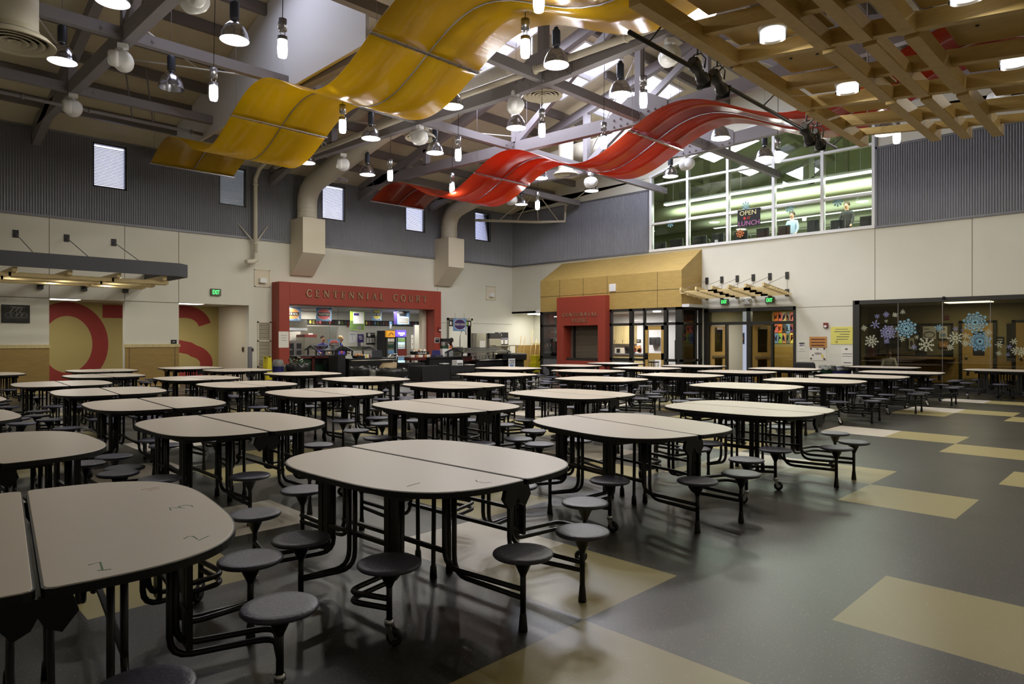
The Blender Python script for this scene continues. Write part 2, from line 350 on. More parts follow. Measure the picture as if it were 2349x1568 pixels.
def corr(mb,axis,p,a0,a1,z0f,z1f,holes,pitch=.0678,amp=.011,n=6,sgn=-1):
    N=int(round((a1-a0)/pitch*n)); st=(a1-a0)/N
    for i in range(N):
        a=a0+i*st; b=a+st; fa=p+sgn*amp*(1+math.sin(2*PI*a/pitch)); fb=p+sgn*amp*(1+math.sin(2*PI*b/pitch)); m=(a+b)/2
        segs=[[z0f,z1f]]
        for h in holes:
            if h[0]<m<h[1]:
                ns=[]
                for q in segs:
                    if h[2]>q[0]: ns.append([q[0],min(q[1],h[2])])
                    if h[3]<q[1]: ns.append([max(q[0],h[3]),q[1]])
                segs=[q for q in ns if q[1]-q[0]>.01]
        for q in segs:
            vs=[(a,fa,q[0]),(b,fb,q[0]),(b,fb,q[1]),(a,fa,q[1])]
            if axis=='x': vs=[(v[1],v[0],v[2]) for v in vs]
            mb.add(vs,[(0,1,2,3)],0,True)
MB0,MT0=5.22,7.74
# windows high on the left wall
WN=[((212,323),(291,407)),((502,385),(565,452)),((738,425),(793,488)),((930,466),(976,513)),((1089,486),(1126,537))]
wh=[]
for (a,b),(c,d) in WN:
    xa,_=onY(a,b); xc,_=onY(c,d); wh.append((xa,xc))
zt,zb=7.66,6.28
WH=[(a,c,zb,zt) for a,c in wh]
LH=[(4.21,6.2,0,2.80),(7.81,10.17,0,2.80),(11.4,18.12,0,2.87),(19.4,20.75,0,2.5)]
mb=MB(); wall_cells(mb,'y',YL,YL+.22,-3.,XR,0,8.3,LH+WH)
wl=struct(mb.build('wall_left',['wall']))
mb=MB(); corr(mb,'y',YL-.012,-3.,XR-.03,MB0,MT0,WH); struct(mb.build('metal_cladding','metal',wl,recalc=False))
mb=MB(); mb.box(-3,XR-.05,YL-.06,YL,MB0-.05,MB0+.02); mb.box(-3,XR-.05,YL-.035,YL,MT0-.02,MT0+.04); struct(mb.build('flashing','trim',wl))
# panel joints
mb=MB()
for px in (113,286,410,1003): 
    X,_=onY(px,600); mb.box(X-.008,X+.008,YL-.003,YL+.001,2.8,5.17)
for a,b in ((-3,4.21),(6.2,7.81)): mb.box(a,b,YL-.003,YL+.001,2.79,2.81)
mb.box(18.5,XR-.03,YL-.003,YL+.001,2.32,2.335); mb.build('panel_joint','joint',wl)
mb=MB(); mb.box(-3,4.23,YL-.05,YL,1.33,1.43); mb.box(6.17,7.84,YL-.05,YL,1.33,1.43); mb.build('chair_rail','cap',wl)
mb=MB(); mb.box(-3,4.21,YL-.02,YL,.0,1.33); mb.box(6.2,7.81,YL-.02,YL,0,1.33); mb.build('wainscot','panel',wl)
mb=MB()
for x in (6.32,7.68): mb.box(x-.006,x+.006,YL-.023,YL-.019,0,1.33)
mb.build('wainscot_joint','dark',wl)
for k,(a,c,z0,z1) in enumerate(WH):
    w=struct(MB().box(a,c,YL+.01,YL+.14,z0,z0+.05).box(a,c,YL+.01,YL+.14,z1-.05,z1).box(a,a+.05,YL+.01,YL+.14,z0,z1).box(c-.05,c,YL+.01,YL+.14,z0,z1).build('window_%d'%(k+1),'bronze'))
    struct(MB().box(a+.04,c-.04,YL+.19,YL+.2,z0+.04,z1-.04).build('daylight','winsky' if k!=1 else 'winsky2',w))
    m=MB(); nb=26
    for i in range(nb):
        zz=z0+.08+(z1-z0-.2)*(i+.5)/nb; m.box(a+.06,c-.06,YL+.10,YL+.115,zz-.004,zz+.017)
    m.build('blind','blindm',w)
    struct(MB().box(a+.04,c-.04,YL+.075,YL+.08,z0+.04,z1-.04).build('pane','glass',w))
# ---------- right wall
def apex(Y): return 7.80+.25*(23.5-Y) if Y>=10 else 7.80+.25*(23.5-10)-.25*(10-Y)
RH=[(20.3,23.5,0,2.85),(13.2,20.05,0,2.78),(9.45,12.95,0,2.75),(6.9,15.44,5.24,8.26),(-2.5,7.52,0,2.80)]
mb=MB(); wall_cells(mb,'x',XR,XR+.22,-3.5,YL+.22,0,8.26,RH)
# gable above the window line
mb.prism([(23.72,8.26),(23.72,7.9),(10,apex(10)+.1),(10,9.65),(15.44,8.29)],'x',XR,XR+.22) if 0 else None
mb.prism([(23.7,7.8),(15.44,8.26),(15.44,8.29),(10.,9.65),(10,11.3),(23.7,7.9)],'x',XR,XR+.22)
mb.prism([(-3.5,8.26),(6.9,8.26),(6.9,8.88),(10,9.65),(10,11.3),(-3.5,7.9+.0)],'x',XR,XR+.22)
wr=struct(mb.build('wall_right',['wall']))
mb=MB(); corr(mb,'x',XR-.012,15.5,YL-.03,MB0,MT0,[]); corr(mb,'x',XR-.012,-3.4,6.86,MB0,MT0,[]); struct(mb.build('metal_cladding','metal',wr,recalc=False))
mb=MB()
for a,b in ((15.46,23.46),(-3.4,6.88)):
    mb.box(XR-.06,XR,a,b,MB0-.05,MB0+.02); mb.box(XR-.04,XR,a,b,MT0-.02,MT0+.05)
mb.box(XR-.04,XR,15.46,15.52,MB0,MT0); mb.box(XR-.04,XR,6.83,6.9,MB0-.03,8.9); struct(mb.build('flashing','trim',wr))
mb=MB()
for px in (2007,2230):
    Y,_=onX(px,600); mb.box(XR-.003,XR+.001,Y-.008,Y+.008,2.8,5.17)
mb.box(XR-.003,XR+.001,7.5,9.45,2.69,2.705); mb.build('panel_joint','joint',wr)
# unseen walls that close the room
struct(MB().box(-3.2,-3,-3.7,YL+.2,0,11.3).build('wall_rear','wall')); struct(MB().box(-3.2,XR+.2,-3.7,-3.5,0,9).build('wall_near','wall'))
# ---------- roof deck
mb=MB()
sky_h=[(16.1,18.1,13.0,15.2),(9.0,10.6,12.6,14.6),(12.2,14.2,12.4,14.0),(19.2,21.2,13.0,15.0)]
def deck(xa,xb,ya,yb): 
    za,zb_=apex(ya),apex(yb); mb.add([(xa,ya,za),(xb,ya,za),(xb,yb,zb_),(xa,yb,zb_),(xa,ya,za+.12),(xb,ya,za+.12),(xb,yb,zb_+.12),(xa,yb,zb_+.12)],[(0,3,2,1),(4,5,6,7),(0,1,5,4),(1,2,6,5),(2,3,7,6),(3,0,4,7)])
SK=[(11.9,14.0),(15.6,17.5),(4.4,6.4),(19.2,21.2)]   # X ranges of the skylights, Y 12.4..15.2
SY0,SY1=12.5,15.1
deck(-3.2,XR+.2,10,SY0); deck(-3.2,XR+.2,SY1,YL+.25)
xs=[-3.2]+sorted(v for q in SK for v in q)+[XR+.2]
for i in range(0,len(xs),2): deck(xs[i],xs[i+1],SY0,SY1)
deck(-3.2,XR+.2,-3.7,10)
ce=struct(mb.build('ceiling','deck'))
for i,(a,b) in enumerate(SK):
    t=thing('skylight',((a+b)/2,13.8,apex(13.8)),'glowing roof skylight, %s from the window wall'%['second','third','nearest','fourth'][i],'skylight','roof skylights')
    t['label']=['bright skylight behind the middle roof truss','bright skylight with white bars above the red wave','bright skylight high over the near end of the yellow wave','pale skylight near the library window'][i]
    m=MB(); za,zb_=apex(SY0)+.1,apex(SY1)+.1
    m.add([(a,SY0,za),(b,SY0,za),(b,SY1,zb_),(a,SY1,zb_)],[(0,1,2,3)]); m.build('diffuser','sky',t,recalc=False)
    m=MB()
    for yy in (SY0,(SY0+SY1)/2,SY1): m.bar((a,yy,apex(yy)+.02),(b,yy,apex(yy)+.02),.09,.16)
    for xx in (a,b): m.bar((xx,SY0,apex(SY0)+.02),(xx,SY1,apex(SY1)+.02),.09,.16)
    m.build('curb_frame','white',t)
# purlins
n=0
for s in (1,-1):
    for k in range(10):
        yy=21.95-1.25*k; 
        if s<0: yy=20-yy
        if abs(yy-10)<.3 or yy<-3 : continue
        if s<0 and yy<1: continue
        n+=1; z=apex(yy)
        m=MB(); segs=[(-3,XR)]
        if SY0-.1<yy<SY1+.1 and s>0:
            pts=[-3]+sorted(v for q in SK for v in q)+[XR]; segs=[(pts[i],pts[i+1]) for i in range(0,len(pts),2)]
        for a,b in segs: m.box(a,b,yy-.06,yy+.06,z-.27,z-.005)
        o=m.build('roof_purlin','purlin')
        tag(o,'brown-grey roof purlin, %s up from the %s eave'%(ORD[k],'window wall' if s>0 else 'far'),'beam','purlins under the roof deck')
# trusses
TX=[3.89,7.45,11.0,14.75,18.3]
def bz(Y): return 7.68-.033*(23.5-Y) if Y>=10 else 7.68-.033*(Y+3.5)
def truss(X,i):
    nm=['nearest the camera','carrying the white gypsum infill','behind the yellow wave','above the red wave','fourth from the camera','in front of the library window'][i]
    t=thing('roof_truss',(X,10,7.3),'grey steel roof truss, '+nm,'truss','roof trusses')
    w,h=.2,.34
    for a,b in ((YL-.02,10),(10,-3.4)):
        m=MB(); m.bar((X,a,bz(a)+h/2),(X,b,bz(b)+h/2),w,h); m.build('bottom_chord','steel',t)
        m=MB(); m.bar((X,a,apex(a)-.44),(X,b,apex(b)-.44),w,.3); m.build('top_chord','steel',t)
    for yy in (19.1,14.6,10,5.4,.9):
        m=MB(); m.box(X-.1,X+.1,yy-.09,yy+.09,bz(yy)+.3,apex(yy)-.5); m.build('post','steel',t)
    for a,b in ((14.6,10),(5.4,10)):
        m=MB(); m.bar((X,a,bz(a)+.3),(X,b,apex(b)-.55),.14,.2); m.build('diagonal_web','steel',t)
    m=MB(); m.prism([(9.1,bz(9.1)-.03),(10.9,bz(10.9)-.03),(10.9,bz(10)+.42),(10.3,bz(10)+.75),(9.7,bz(10)+.75),(9.1,bz(10)+.42)],'x',X-.115,X-.1)
    for q in range(8):
        for zz in (.08,.26): m.lathe([(0,-.03),(.028,-.03),(.028,0)],(X-.115,9.25+q*.215,bz(10)+zz),6,0,False,'x')
    m.build('gusset_plate','steel',t)
    return t
for i,X in enumerate(TX): truss(X,i)
# white gypsum infill above the second truss
X=7.62; m=MB()
m.prism([(YL,7.5),(YL,7.85),(12.0,apex(12.0)-.02),(12.0,bz(12.0)+.34),(22.8,bz(22.8)+.2)],'x',X,X+.08) if 0 else m.prism([(YL,7.3),(YL,apex(YL)-.02),(11.3,apex(11.3)-.02),(11.3,7.42),(14.74,7.40)],'x',7.22,7.30)
m.box(7.212,7.22,14.73,14.745,7.4,apex(14.74)-.05)
struct(m.build('wall_gypsum','gyp'))
# lateral struts between trusses at bottom-chord level
for yy,nm in ((14.6,'mid-span'),(19.1,'near the window wall'),(10,'under the ridge')):
    for i in range(-1,len(TX)):
        a=TX[i] if i>=0 else -2.9; b=TX[i+1] if i+1<len(TX) else XR-.02
        if yy==19.1 and i in (1,2,3): continue
        m=MB(); m.bar((a+.1,yy,bz(yy)+.18),(b-.1,yy,bz(yy)+.18),.16,.22)
        for e in (a+.2,a+.45,b-.2,b-.45): m.lathe([(0,-.02),(.03,-.02),(.03,0)],(e,yy-.08,bz(yy)+.18),6,0,False,'y')
        o=m.build('lateral_strut','steel'); tag(o,'grey steel strut %s, between truss %d and truss %d from the camera'%(nm,i+1,i+2),'beam','struts between the trusses')
# tie rods
R_=[((3.95,14.6,7.9),(7.3,19.0,8.8)),((7.3,14.6,7.6),(3.95,19.0,8.6)),((3.95,19.1,8.2),(1.,14.6,9.4)),((11.1,14.6,7.9),(14.6,19.0,8.6)),((14.7,14.6,7.9),(11.1,19.,8.6)),((14.8,14.6,7.5),(18.2,10.2,8.8)),((18.2,14.6,7.7),(14.8,10.2,9)),((11.1,10.1,7.6),(14.6,14.5,8.8))]
for i,(a,b) in enumerate(R_):
    o=MB().tube([a,b],.018,8).build('tie_rod','white'); tag(o,'thin white steel tie rod, %s of the roof bracing counted from the camera'%ORD[i],'rod','roof bracing rods')
# ---------- folding stool tables
ZT=.757; TA,TB,TN=.78,.93,3.2
def se(a,b,n,t):
    c,s=math.cos(t),math.sin(t); return (a*math.copysign(abs(c)**(2/n),c),b*math.copysign(abs(s)**(2/n),s))
def half_outline(sgn,gap,inset=0.):
    pts=[se(TA-inset,TB-inset,TN,-PI/2+PI*i/40) for i in range(41)]
    pts=[p for p in pts if p[0]>gap+.03+inset]
    y0=TB-inset
    r=.035
    lo=[(gap+inset,-y0+r),(gap+inset+.01,-y0+.01),(gap+inset+r,-y0+.001)]
    P=lo+pts+[(x,-y) for x,y in lo[::-1]]
    return [(sgn*x,y) for x,y in P]
def slab(mb,P,z0,z1,mi=0):
    n=len(P); vs=[(x,y,z0) for x,y in P]+[(x,y,z1) for x,y in P]
    return mb.add(vs,[list(range(n))[::-1],list(range(n,2*n))]+[(i,(i+1)%n,n+(i+1)%n,n+i) for i in range(n)],mi)
STOOLS=[(.275,1.14,'g'),(-.275,1.14,'g'),(.275,-1.14,'g'),(-.275,-1.14,'g'),(.87,.73,'c'),(-.87,.73,'c'),(.87,-.73,'c'),(-.87,-.73,'c'),(.955,0,'g'),(-.955,0,'g')]
def bend(p0,p1,p2,r,n=5):
    """corner at p1 rounded with radius r"""
    p0,p1,p2=Vector(p0),Vector(p1),Vector(p2); a=(p0-p1).normalized(); b=(p2-p1).normalized()
    A=p1+a*r; B=p1+b*r; out=[]
    for i in range(n+1):
        t=i/n; out.append(A*(1-t)**2+p1*2*t*(1-t)+B*t*t)
    return out
def make_table():
    t=thing('stool_table',(0,0,0),'x','table','folding stool tables in rows')
    for s in (1,-1):
        gp=.008
        top=slab(MB(),half_outline(s,gp,.007),ZT-.028,ZT).build('tabletop','top',t,bevel=.003)
        P=half_outline(s,gp); Q=half_outline(s,gp,.008); n=len(P); m=MB()
        vs=[(x,y,ZT-.036) for x,y in P]+[(x,y,ZT-.003) for x,y in P]+[(x,y,ZT-.003) for x,y in Q]+[(x,y,ZT-.036) for x,y in Q]
        fs=[]
        for i in range(n):
            j=(i+1)%n; fs+=[(i,j,n+j,n+i),(n+i,n+j,2*n+j,2*n+i),(3*n+i,3*n+j,j,i),(2*n+i,2*n+j,3*n+j,3*n+i)]
        m.add(vs,fs); WL[top.name]=WL[t.name]; m.build('edge_band','black',top)
        # apron rails under each half
        m=MB(); m.box(s*.10,s*.14,-.62,.62,.66,.721); m.box(s*.56,s*.60,-.5,.5,.66,.721)
        for y in (-.5,0,.5): m.box(s*.1,s*.6,y-.02,y+.02,.665,.715)
        for y in (-.62,.62): m.box(s*.06,s*.36,y-.02,y+.02,.66,.721)
        m.build('apron_rail','black',t)
        for yy in (-.86,.83):
            m=MB(); m.prism([(s*.0,.705),(s*.1,.705),(s*.12,.64),(s*.07,.575),(s*.02,.60),(0,.64)],'y',yy,yy+.03); m.build('hinge_plate','black',t)
        m=MB(); m.box(s*.30-.012,s*.30+.012,-.55,.55,.30,.325); m.box(s*.57-.012,s*.57+.012,-.42,.42,.36,.385); m.build('stretcher','black',t)
        for y in (-.165,.165):
            m=MB(); m.tube([(s*.065,y,.70),(s*.072,y,.09),(s*.072,y,.075),(s*.072,y,.002)],[.0155,.0155,.022,.026],10); m.build('center_leg','black',t)
        # thick double posts
        for y in (-.36,.36):
            m=MB(); m.box(s*.56,s*.585,y-.055,y-.008,.20,.70); m.box(s*.56,s*.585,y+.008,y+.055,.20,.70); m.build('side_post','black',t)
    for x,y,k in STOOLS:
        sx=1 if x>0 else -1; sy=1 if y>0 else -1
        st=MB()
        st.tube([(x,y,.36),(x,y,.11 if k=='c' else .09)],.0165,10)
        st.lathe([(.0165,.30),(.02,.31),(.055,.385),(.075,.402),(0,.402)],(x,y,0),12)
        so=st.build('stool','black',t); WL[so.name]=WL[t.name]
        se_=MB(); se_.lathe([(0,.402),(.135,.404),(.160,.411),(.168,.420),(.166,.429),(.155,.435),(.12,.436),(0,.434)],(x,y,0),28); se_.build('seat','navy',so)
        if k=='g':
            MB().lathe([(.0165,.10),(.019,.085),(.026,.012),(.026,0),(0,0)],(x,y,0),10).build('glide_foot','black',so)
        else:
            ang=math.atan2(y,x)+2.2+x; ox,oy=.03*math.cos(ang),.03*math.sin(ang)
            m=MB(); m.lathe([(.020,.135),(.026,.13),(.026,.105),(.02,.10),(0,.10)],(x,y,0),10)
            d=Vector((math.cos(ang),math.sin(ang),0)); nrm=Vector((-d.y,d.x,0)); c=Vector((x+ox,y+oy,.045))
            for q in (-1,1): m.bar(c+nrm*.019*q+Vector((0,0,-.01)),Vector((x,y,.105))+nrm*.019*q,.006,.03,d)
            co_=m.build('caster','chrome',so); 
            m=MB(); prof=[(.018,-.014),(.042,-.014),(.045,-.009),(.045,.009),(.042,.014),(.018,.014)]
            b=len(m.v); N=18
            for r,w in prof:
                for i in range(N):
                    a=2*PI*i/N; m.v.append(tuple(c+d*(r*math.cos(a))+Vector((0,0,r*math.sin(a)))+nrm*w))
            for i in range(len(prof)):
                for j in range(N):
                    i2=(i+1)%len(prof); m.f.append([b+i*N+j,b+i*N+(j+1)%N,b+i2*N+(j+1)%N,b+i2*N+j]); m.mi.append(0); m.sm.append(True)
            m.build('wheel','blackp',so)
        # pair of bent tubes carrying the stool
        m=MB()
        if abs(y)>1: 
            for q in (0,.052):
                X0=x+sx*(q-.026); p0=(X0,sy*(.56-q*.6),.70); p1=(X0,sy*(.56-q*.6),.165+q); p2=(x+sx*.012,y,.185+q*.9)
                m.tube([p0]+bend(p0,p1,p2,.12)+[p2],.0155,8)
        elif abs(y)>.1:
            for q in (0,.05):
                p0=(sx*(.50+q*.5),sy*.36,.70); p1=(sx*(.50+q*.5),sy*.36,.17+q); pm=(x+sx*.07,sy*.45,.175+q); p2=(x,y,.19+q)
                m.tube([p0]+bend(p0,p1,pm,.09,4)+bend(p1,pm,p2,.09,4)+[p2],.0155,8)
        else:
            for q in (-.03,.03):
                p0=(sx*.6,q,.70); p1=(sx*.6,q,.17); p2=(x,q*.3,.19)
                m.tube([p0]+bend(p0,p1,p2,.11)+[p2],.0155,8)
        m.build('stool_arm','black',t)
    return t
TT={'N1':(.575,3.62,-7.5),'A1':(2.84,3.69,2.9),'A2':(5.49,3.86,-12.4),'A3':(7.83,3.74,0),
'N2':(.72,6.54,.2),'B1':(2.74,6.76,-1),'B2':(5.41,6.63,-5.5),'B3':(7.94,6.65,-2.3),'B4':(11.48,5.51,2.6),'A4':(13.96,5.24,2.7),'A5':(16.36,5.09,2.1),'A6':(18.96,4.97,2.4),
'N3':(.59,9.42,2),'C1':(2.87,9.54,-3.5),'C2':(5.36,9.58,-2.8),'C3':(7.92,9.46,-4.1),'C4':(11.31,8.64,1.6),'C5':(13.84,8.24,2.1),'D7':(16.3,8.07,2.4),'E8':(18.87,7.9,2.5),'A7':(22.1,6.23,2.4),'Z1':(22.1,3.27,2),
'N4':(.82,12.05,2),'D1':(3.01,12.27,-5),'D2':(5.31,12.35,-1.3),'D3':(7.76,12.14,-4.6),'D4':(10.99,11.51,.8),'D5':(13.96,11.1,1.7),'D6':(16.5,10.94,2.1),'E7':(18.85,10.76,2.4),
'E1':(2.89,14.98,-3.8),'E2':(5.37,15.05,-1.6),'E3':(7.91,15.18,.7),'E4':(13.62,13.78,1.3),'E5':(16.32,13.66,1.6),'E6':(18.96,13.85,1.9),
'F1':(4.21,17.57,-1.9),'F2':(7.54,18.15,-.5),'G1':(4.85,20.45,.4),'G2':(7.14,20.5,-.4),'N5':(2.31,20.25,2)}
TL={'N1':'oval stool table with green pen numbers, nearest at bottom left','A1':'oval stool table in the centre foreground with all its stools clear','A2':'oval stool table turned askew, just right of the centre foreground table','A3':'oval stool table beside the open aisle, right of the askew one',
'N2':'oval stool table cut by the left photo edge, second back from the corner','B1':'oval stool table behind the penned table, with a wide split top','Z1':'oval stool table cut by the right photo edge, before the snowflake window','A7':'oval stool table closest to the snowflake window frame','N3':'oval stool table, a sliver at the left photo edge, third back','N4':'oval stool table, a small corner at the left photo edge, fourth back','N5':'oval stool table, farthest one at the left photo edge by the plywood wainscot',
'G1':'oval stool table before the red letter O mural','G2':'oval stool table before the red letter S mural','F1':'oval stool table second from the O mural','F2':'oval stool table nearest the yellow caution sign and wall grille','E3':'oval stool table nearest the bins by the red serving portal',
'E4':'oval stool table nearest the black clothed serving counters','E5':'oval stool table before the left half of the red store front','E6':'oval stool table before the store shutter','E7':'oval stool table before the store corner window','E8':'oval stool table nearest the black swivel bin and blue bin'}
proto=make_table(); first=True
rows={}
depth={k:(v[0]+v[1]) for k,v in TT.items()}
order=sorted(TT,key=lambda k:depth[k]); rest=[k for k in order if k not in TL]
pxof=lambda v:CX+FP*(v[0]-v[1])/(v[0]+v[1])
side={k:('left half' if pxof(TT[k])<900 else 'middle' if pxof(TT[k])<1420 else 'right half') for k in rest}
cnt={}
for k in order:
    x,y,r=TT[k]; lab=TL.get(k)
    if not lab:
        s=side[k]; cnt[s]=cnt.get(s,0)+1
        lab='pale oval stool table, %s back among the tables in the %s'%(ORD[cnt[s]-1],s)
    if first: o=proto; o['label']=lab; o.location=(x,y,0); o.rotation_euler=(0,0,math.radians(r)); first=False; WL[o.name]=Vector((x,y,0)); TOB={k:o}
    else: TOB[k]=put(proto,(x,y,0),math.radians(r),lab)
# pen marks on two tops (number strokes lying on the laminate), in table coordinates
def scrib(k,strokes,name,m):
    t=TOB[k]; mb=MB()
    for s in strokes: stroke(mb,s,.006,lambda x,y,d:(x,y,ZT+d),.0,.0006)
    me=mb; WL['_z']=Vector((0,0,0)); par=t; sv=WL[t.name]; WL[t.name]=Vector((0,0,0)); o=me.build(name,m,t); WL[t.name]=sv; o['label']=('red' if m=='scribr' else 'green')+' pen mark on the tabletop'
def at_t(k,pts):
    x0,y0,r=TT[k]; c,s=math.cos(math.radians(-r)),math.sin(math.radians(-r)); out=[]
    for p in pts:
        w=atz(p[0],p[1],ZT); dx,dy=w.x-x0,w.y-y0; out.append((dx*c-dy*s,dx*s+dy*c))
    return out
q=lambda P:[(a/3.132,1068+b/3.132) for a,b in P]
scrib('N1',[at_t('N1',q([(632,713),(720,690),(738,748)])),at_t('N1',q([(700,752),(800,742)]))],'marker_stroke','scrib')
scrib('N1',[at_t('N1',q([(1320,525),(1350,508),(1385,505),(1410,520),(1428,535),(1500,503)]))],'marker_stroke','scrib')
scrib('N1',[at_t('N1',q([(1228,320),(1218,300),(1275,302),(1290,290),(1330,282),(1375,285),(1385,295)])),at_t('N1',q([(1285,293),(1300,303),(1330,300)]))],'marker_stroke','scrib')
scrib('N1',[at_t('N1',q([(1012,172),(1060,165),(1145,150)])),at_t('N1',q([(1060,180),(1100,168),(1148,163)]))],'marker_stroke','scribr')
z1=lambda P:[(640+a/3.136,980+b/3.136) for a,b in P]
scrib('A1',[at_t('A1',z1([(1415,378),(1425,390),(1480,398),(1530,395)])),at_t('A1',z1([(920,425),(960,412),(1015,398)]))],'marker_stroke','ink')
# ---------- hanging wavy ribbons
def rz(Y): return 6.53+.43*math.cos(2*PI*(Y-8.02)/5.52)
def wave(nm,m,x0,x1,lab):
    t=thing(nm,((x0+x1)/2,9.2,6.1),lab,'ceiling decoration','hanging wavy ribbons')
    xm=(x0+x1)/2; seams=[20.4-5.57*k for k in range(5)]
    for k in range(4):
        for a,b in ((x0,xm-.012),(xm+.012,x1)):
            mb=MB(); N=44; ya,yb=seams[k]-.01,seams[k+1]+.01; vs=[]
            for i in range(N+1):
                y=ya+(yb-ya)*i/N
                for x in (a,b): vs.append((x,y,rz(y)))
            b0=len(vs); vs+=[(v[0],v[1],v[2]+.008) for v in vs]; fs=[]
            for i in range(N):
                q=2*i; fs+=[(q,q+1,q+3,q+2),(b0+q+2,b0+q+3,b0+q+1,b0+q),(q,q+2,b0+q+2,b0+q),(q+3,q+1,b0+q+1,b0+q+3)]
            fs+=[(1,0,b0,b0+1),(2*N,2*N+1,b0+2*N+1,b0+2*N)]
            mb.add(vs,fs,0,True); mb.build('panel',m,t,recalc=False)
    for k in range(5):
        y=seams[k]; mb=MB(); mb.box(x0-.02,x1+.02,y-.035,y+.035,rz(y)-.03,rz(y)-.003)
        for i in range(9): mb.box(x0+.2+i*.24,x0+.22+i*.24,y-.045,y+.045,rz(y)-.035,rz(y))
        mb.build('seam_bar','alum',t)
    for i in range(5):
        for x in (x0+.1,x1-.1):
            y=seams[i]; mb=MB(); mb.tube([(x,y,rz(y)),(x,y,apex(y)-.2)],.004,5); mb.build('hanger_wire','steel',t)
    mb=MB(); mb.tube([(xm,20.38-i*.28,rz(20.38-i*.28)-.004) for i in range(80)],.012,6); mb.build('mid_joint','alum',t)
wave('wavy_ribbon','amber',6.03,8.35,'translucent yellow wavy ribbon hanging under the roof trusses')
wave('wavy_ribbon','scarlet',13.25,15.6,'translucent red wavy ribbon hanging under the roof trusses')
# ---------- lamps
ZB,ZC=6.95,6.15
def bell_proto(lit):
    t=thing('bell_pendant_lamp',(0,0,0),'x','pendant lamp','silver bell pendant lamps')
    MB().lathe([(.25,0),(.255,.008),(.25,.016),(.243,.06),(.222,.14),(.18,.23),(.125,.295),(.07,.335),(.055,.345),(.055,.375)],n=32).build('shade','bell',t)
    MB().lathe([(.246,.004),(.236,.06),(.214,.14),(.17,.225),(.1,.29),(0,.30)],n=28).build('reflector','bellin' if lit else 'alum',t)
    if lit: MB().lathe([(0,.06),(.03,.065),(.05,.1),(.055,.15),(.04,.21),(.03,.25)],n=12).build('bulb','bulb',t)
    MB().lathe([(.04,.37),(.078,.385),(.082,.40),(.082,.66),(.078,.68),(.05,.70),(.045,.74),(.02,.75),(0,.75)],n=16).build('ballast_housing','ballast',t)
    MB().tube([(0,0,.70),(0,0,.80),(.035,0,.84),(0,0,.88),(-.035,0,.84),(0,0,.80)],.008,6).build('hook','chrome',t)
    return t
def cyl_proto(lit):
    t=thing('cylinder_pendant_lamp',(0,0,0),'x','pendant lamp','small cylinder pendant lamps')
    MB().lathe([(.064,.0),(.078,.06),(.08,.14),(.074,.27),(0,.27)],n=20).lathe([(0,0),(.064,0)],n=20).build('glass_shade','bulb' if lit else 'bulbd',t)
    MB().lathe([(.078,.27),(.078,.33),(0,.33)],n=20).build('collar','alum',t)
    m=MB()
    for s in (-1,1): m.tube([(s*.04,0,.32),(s*.04,0,.44)],.006,6)
    m.build('rod','alum',t)
    MB().lathe([(0,.43),(.07,.43),(.07,.61),(.0,.615)],n=20).build('canister','alum',t)
    return t
BELL=[(143,142),(258,5),(538,93),(393,203),(704,374),(851,318),(843,401),(998,351),(1038,245),(1184,294),(1276,150),(1423,218),(1240,409),(1196,469),(1357,438),(1538,405),(1653,318),(1754,363),(2031,308),(1609,32),(1746,123)]
CYL=[(648,131),(490,230),(786,304),(1243,313),(1051,368),(895,414),(1205,131),(1476,246),(1385,340),(1233,480),(1784,372),(2057,328),(1236,26),(1037,442)]
LAMP_B=[atz(x,y,ZB) for x,y in BELL]; LAMP_C=[atz(x,y,ZC) for x,y in CYL]
pb=bell_proto(True); pbd=bell_proto(False); pc=cyl_proto(True); pcd=cyl_proto(False)
def cord(o,p,z0,m='ink',r=.006,wob=0):
    zt_=apex(min(p.y,23.4))-.02 if p.y<23.4 else 7.8
    a=MB(); a.tube([(p.x,p.y,p.z+z0),(p.x+wob,p.y,p.z+z0+(zt_-p.z-z0)*.4),(p.x,p.y,zt_)],r,5); a.build('cord',m,o)
used=set()
for src,off,key,names in ((BELL,LAMP_B,'b','bell'),(CYL,LAMP_C,'c','cylinder')):
    idx=sorted(range(len(src)),key=lambda i:src[i][0])
    for rank,i in enumerate(idx):
        p=off[i]; dark=(key=='b' and i==3) or (key=='c' and i in (7,))
        pr={'b':(pb,pbd),'c':(pc,pcd)}[key][1 if dark else 0]
        lab=('silver bell pendant lamp%s, %s of the bell lamps from the left'%(' with dark reflector' if dark else '',ORD[rank])) if key=='b' else 'small %s cylinder pendant lamp, %s of the cylinder lamps from the left'%('dim' if dark else 'glowing',ORD[rank])
        if pr.name not in used: o=pr; o.location=p; o['label']=lab; used.add(pr.name); WL[o.name]=p
        else: o=put(pr,p,0,lab)
        KIDS.setdefault(pr.name,kids(pr))
        cord(o,p,.85 if key=='b' else .61,'steel' if key=='b' else 'ink',.005 if key=='b' else .007,.03 if key=='c' else 0)
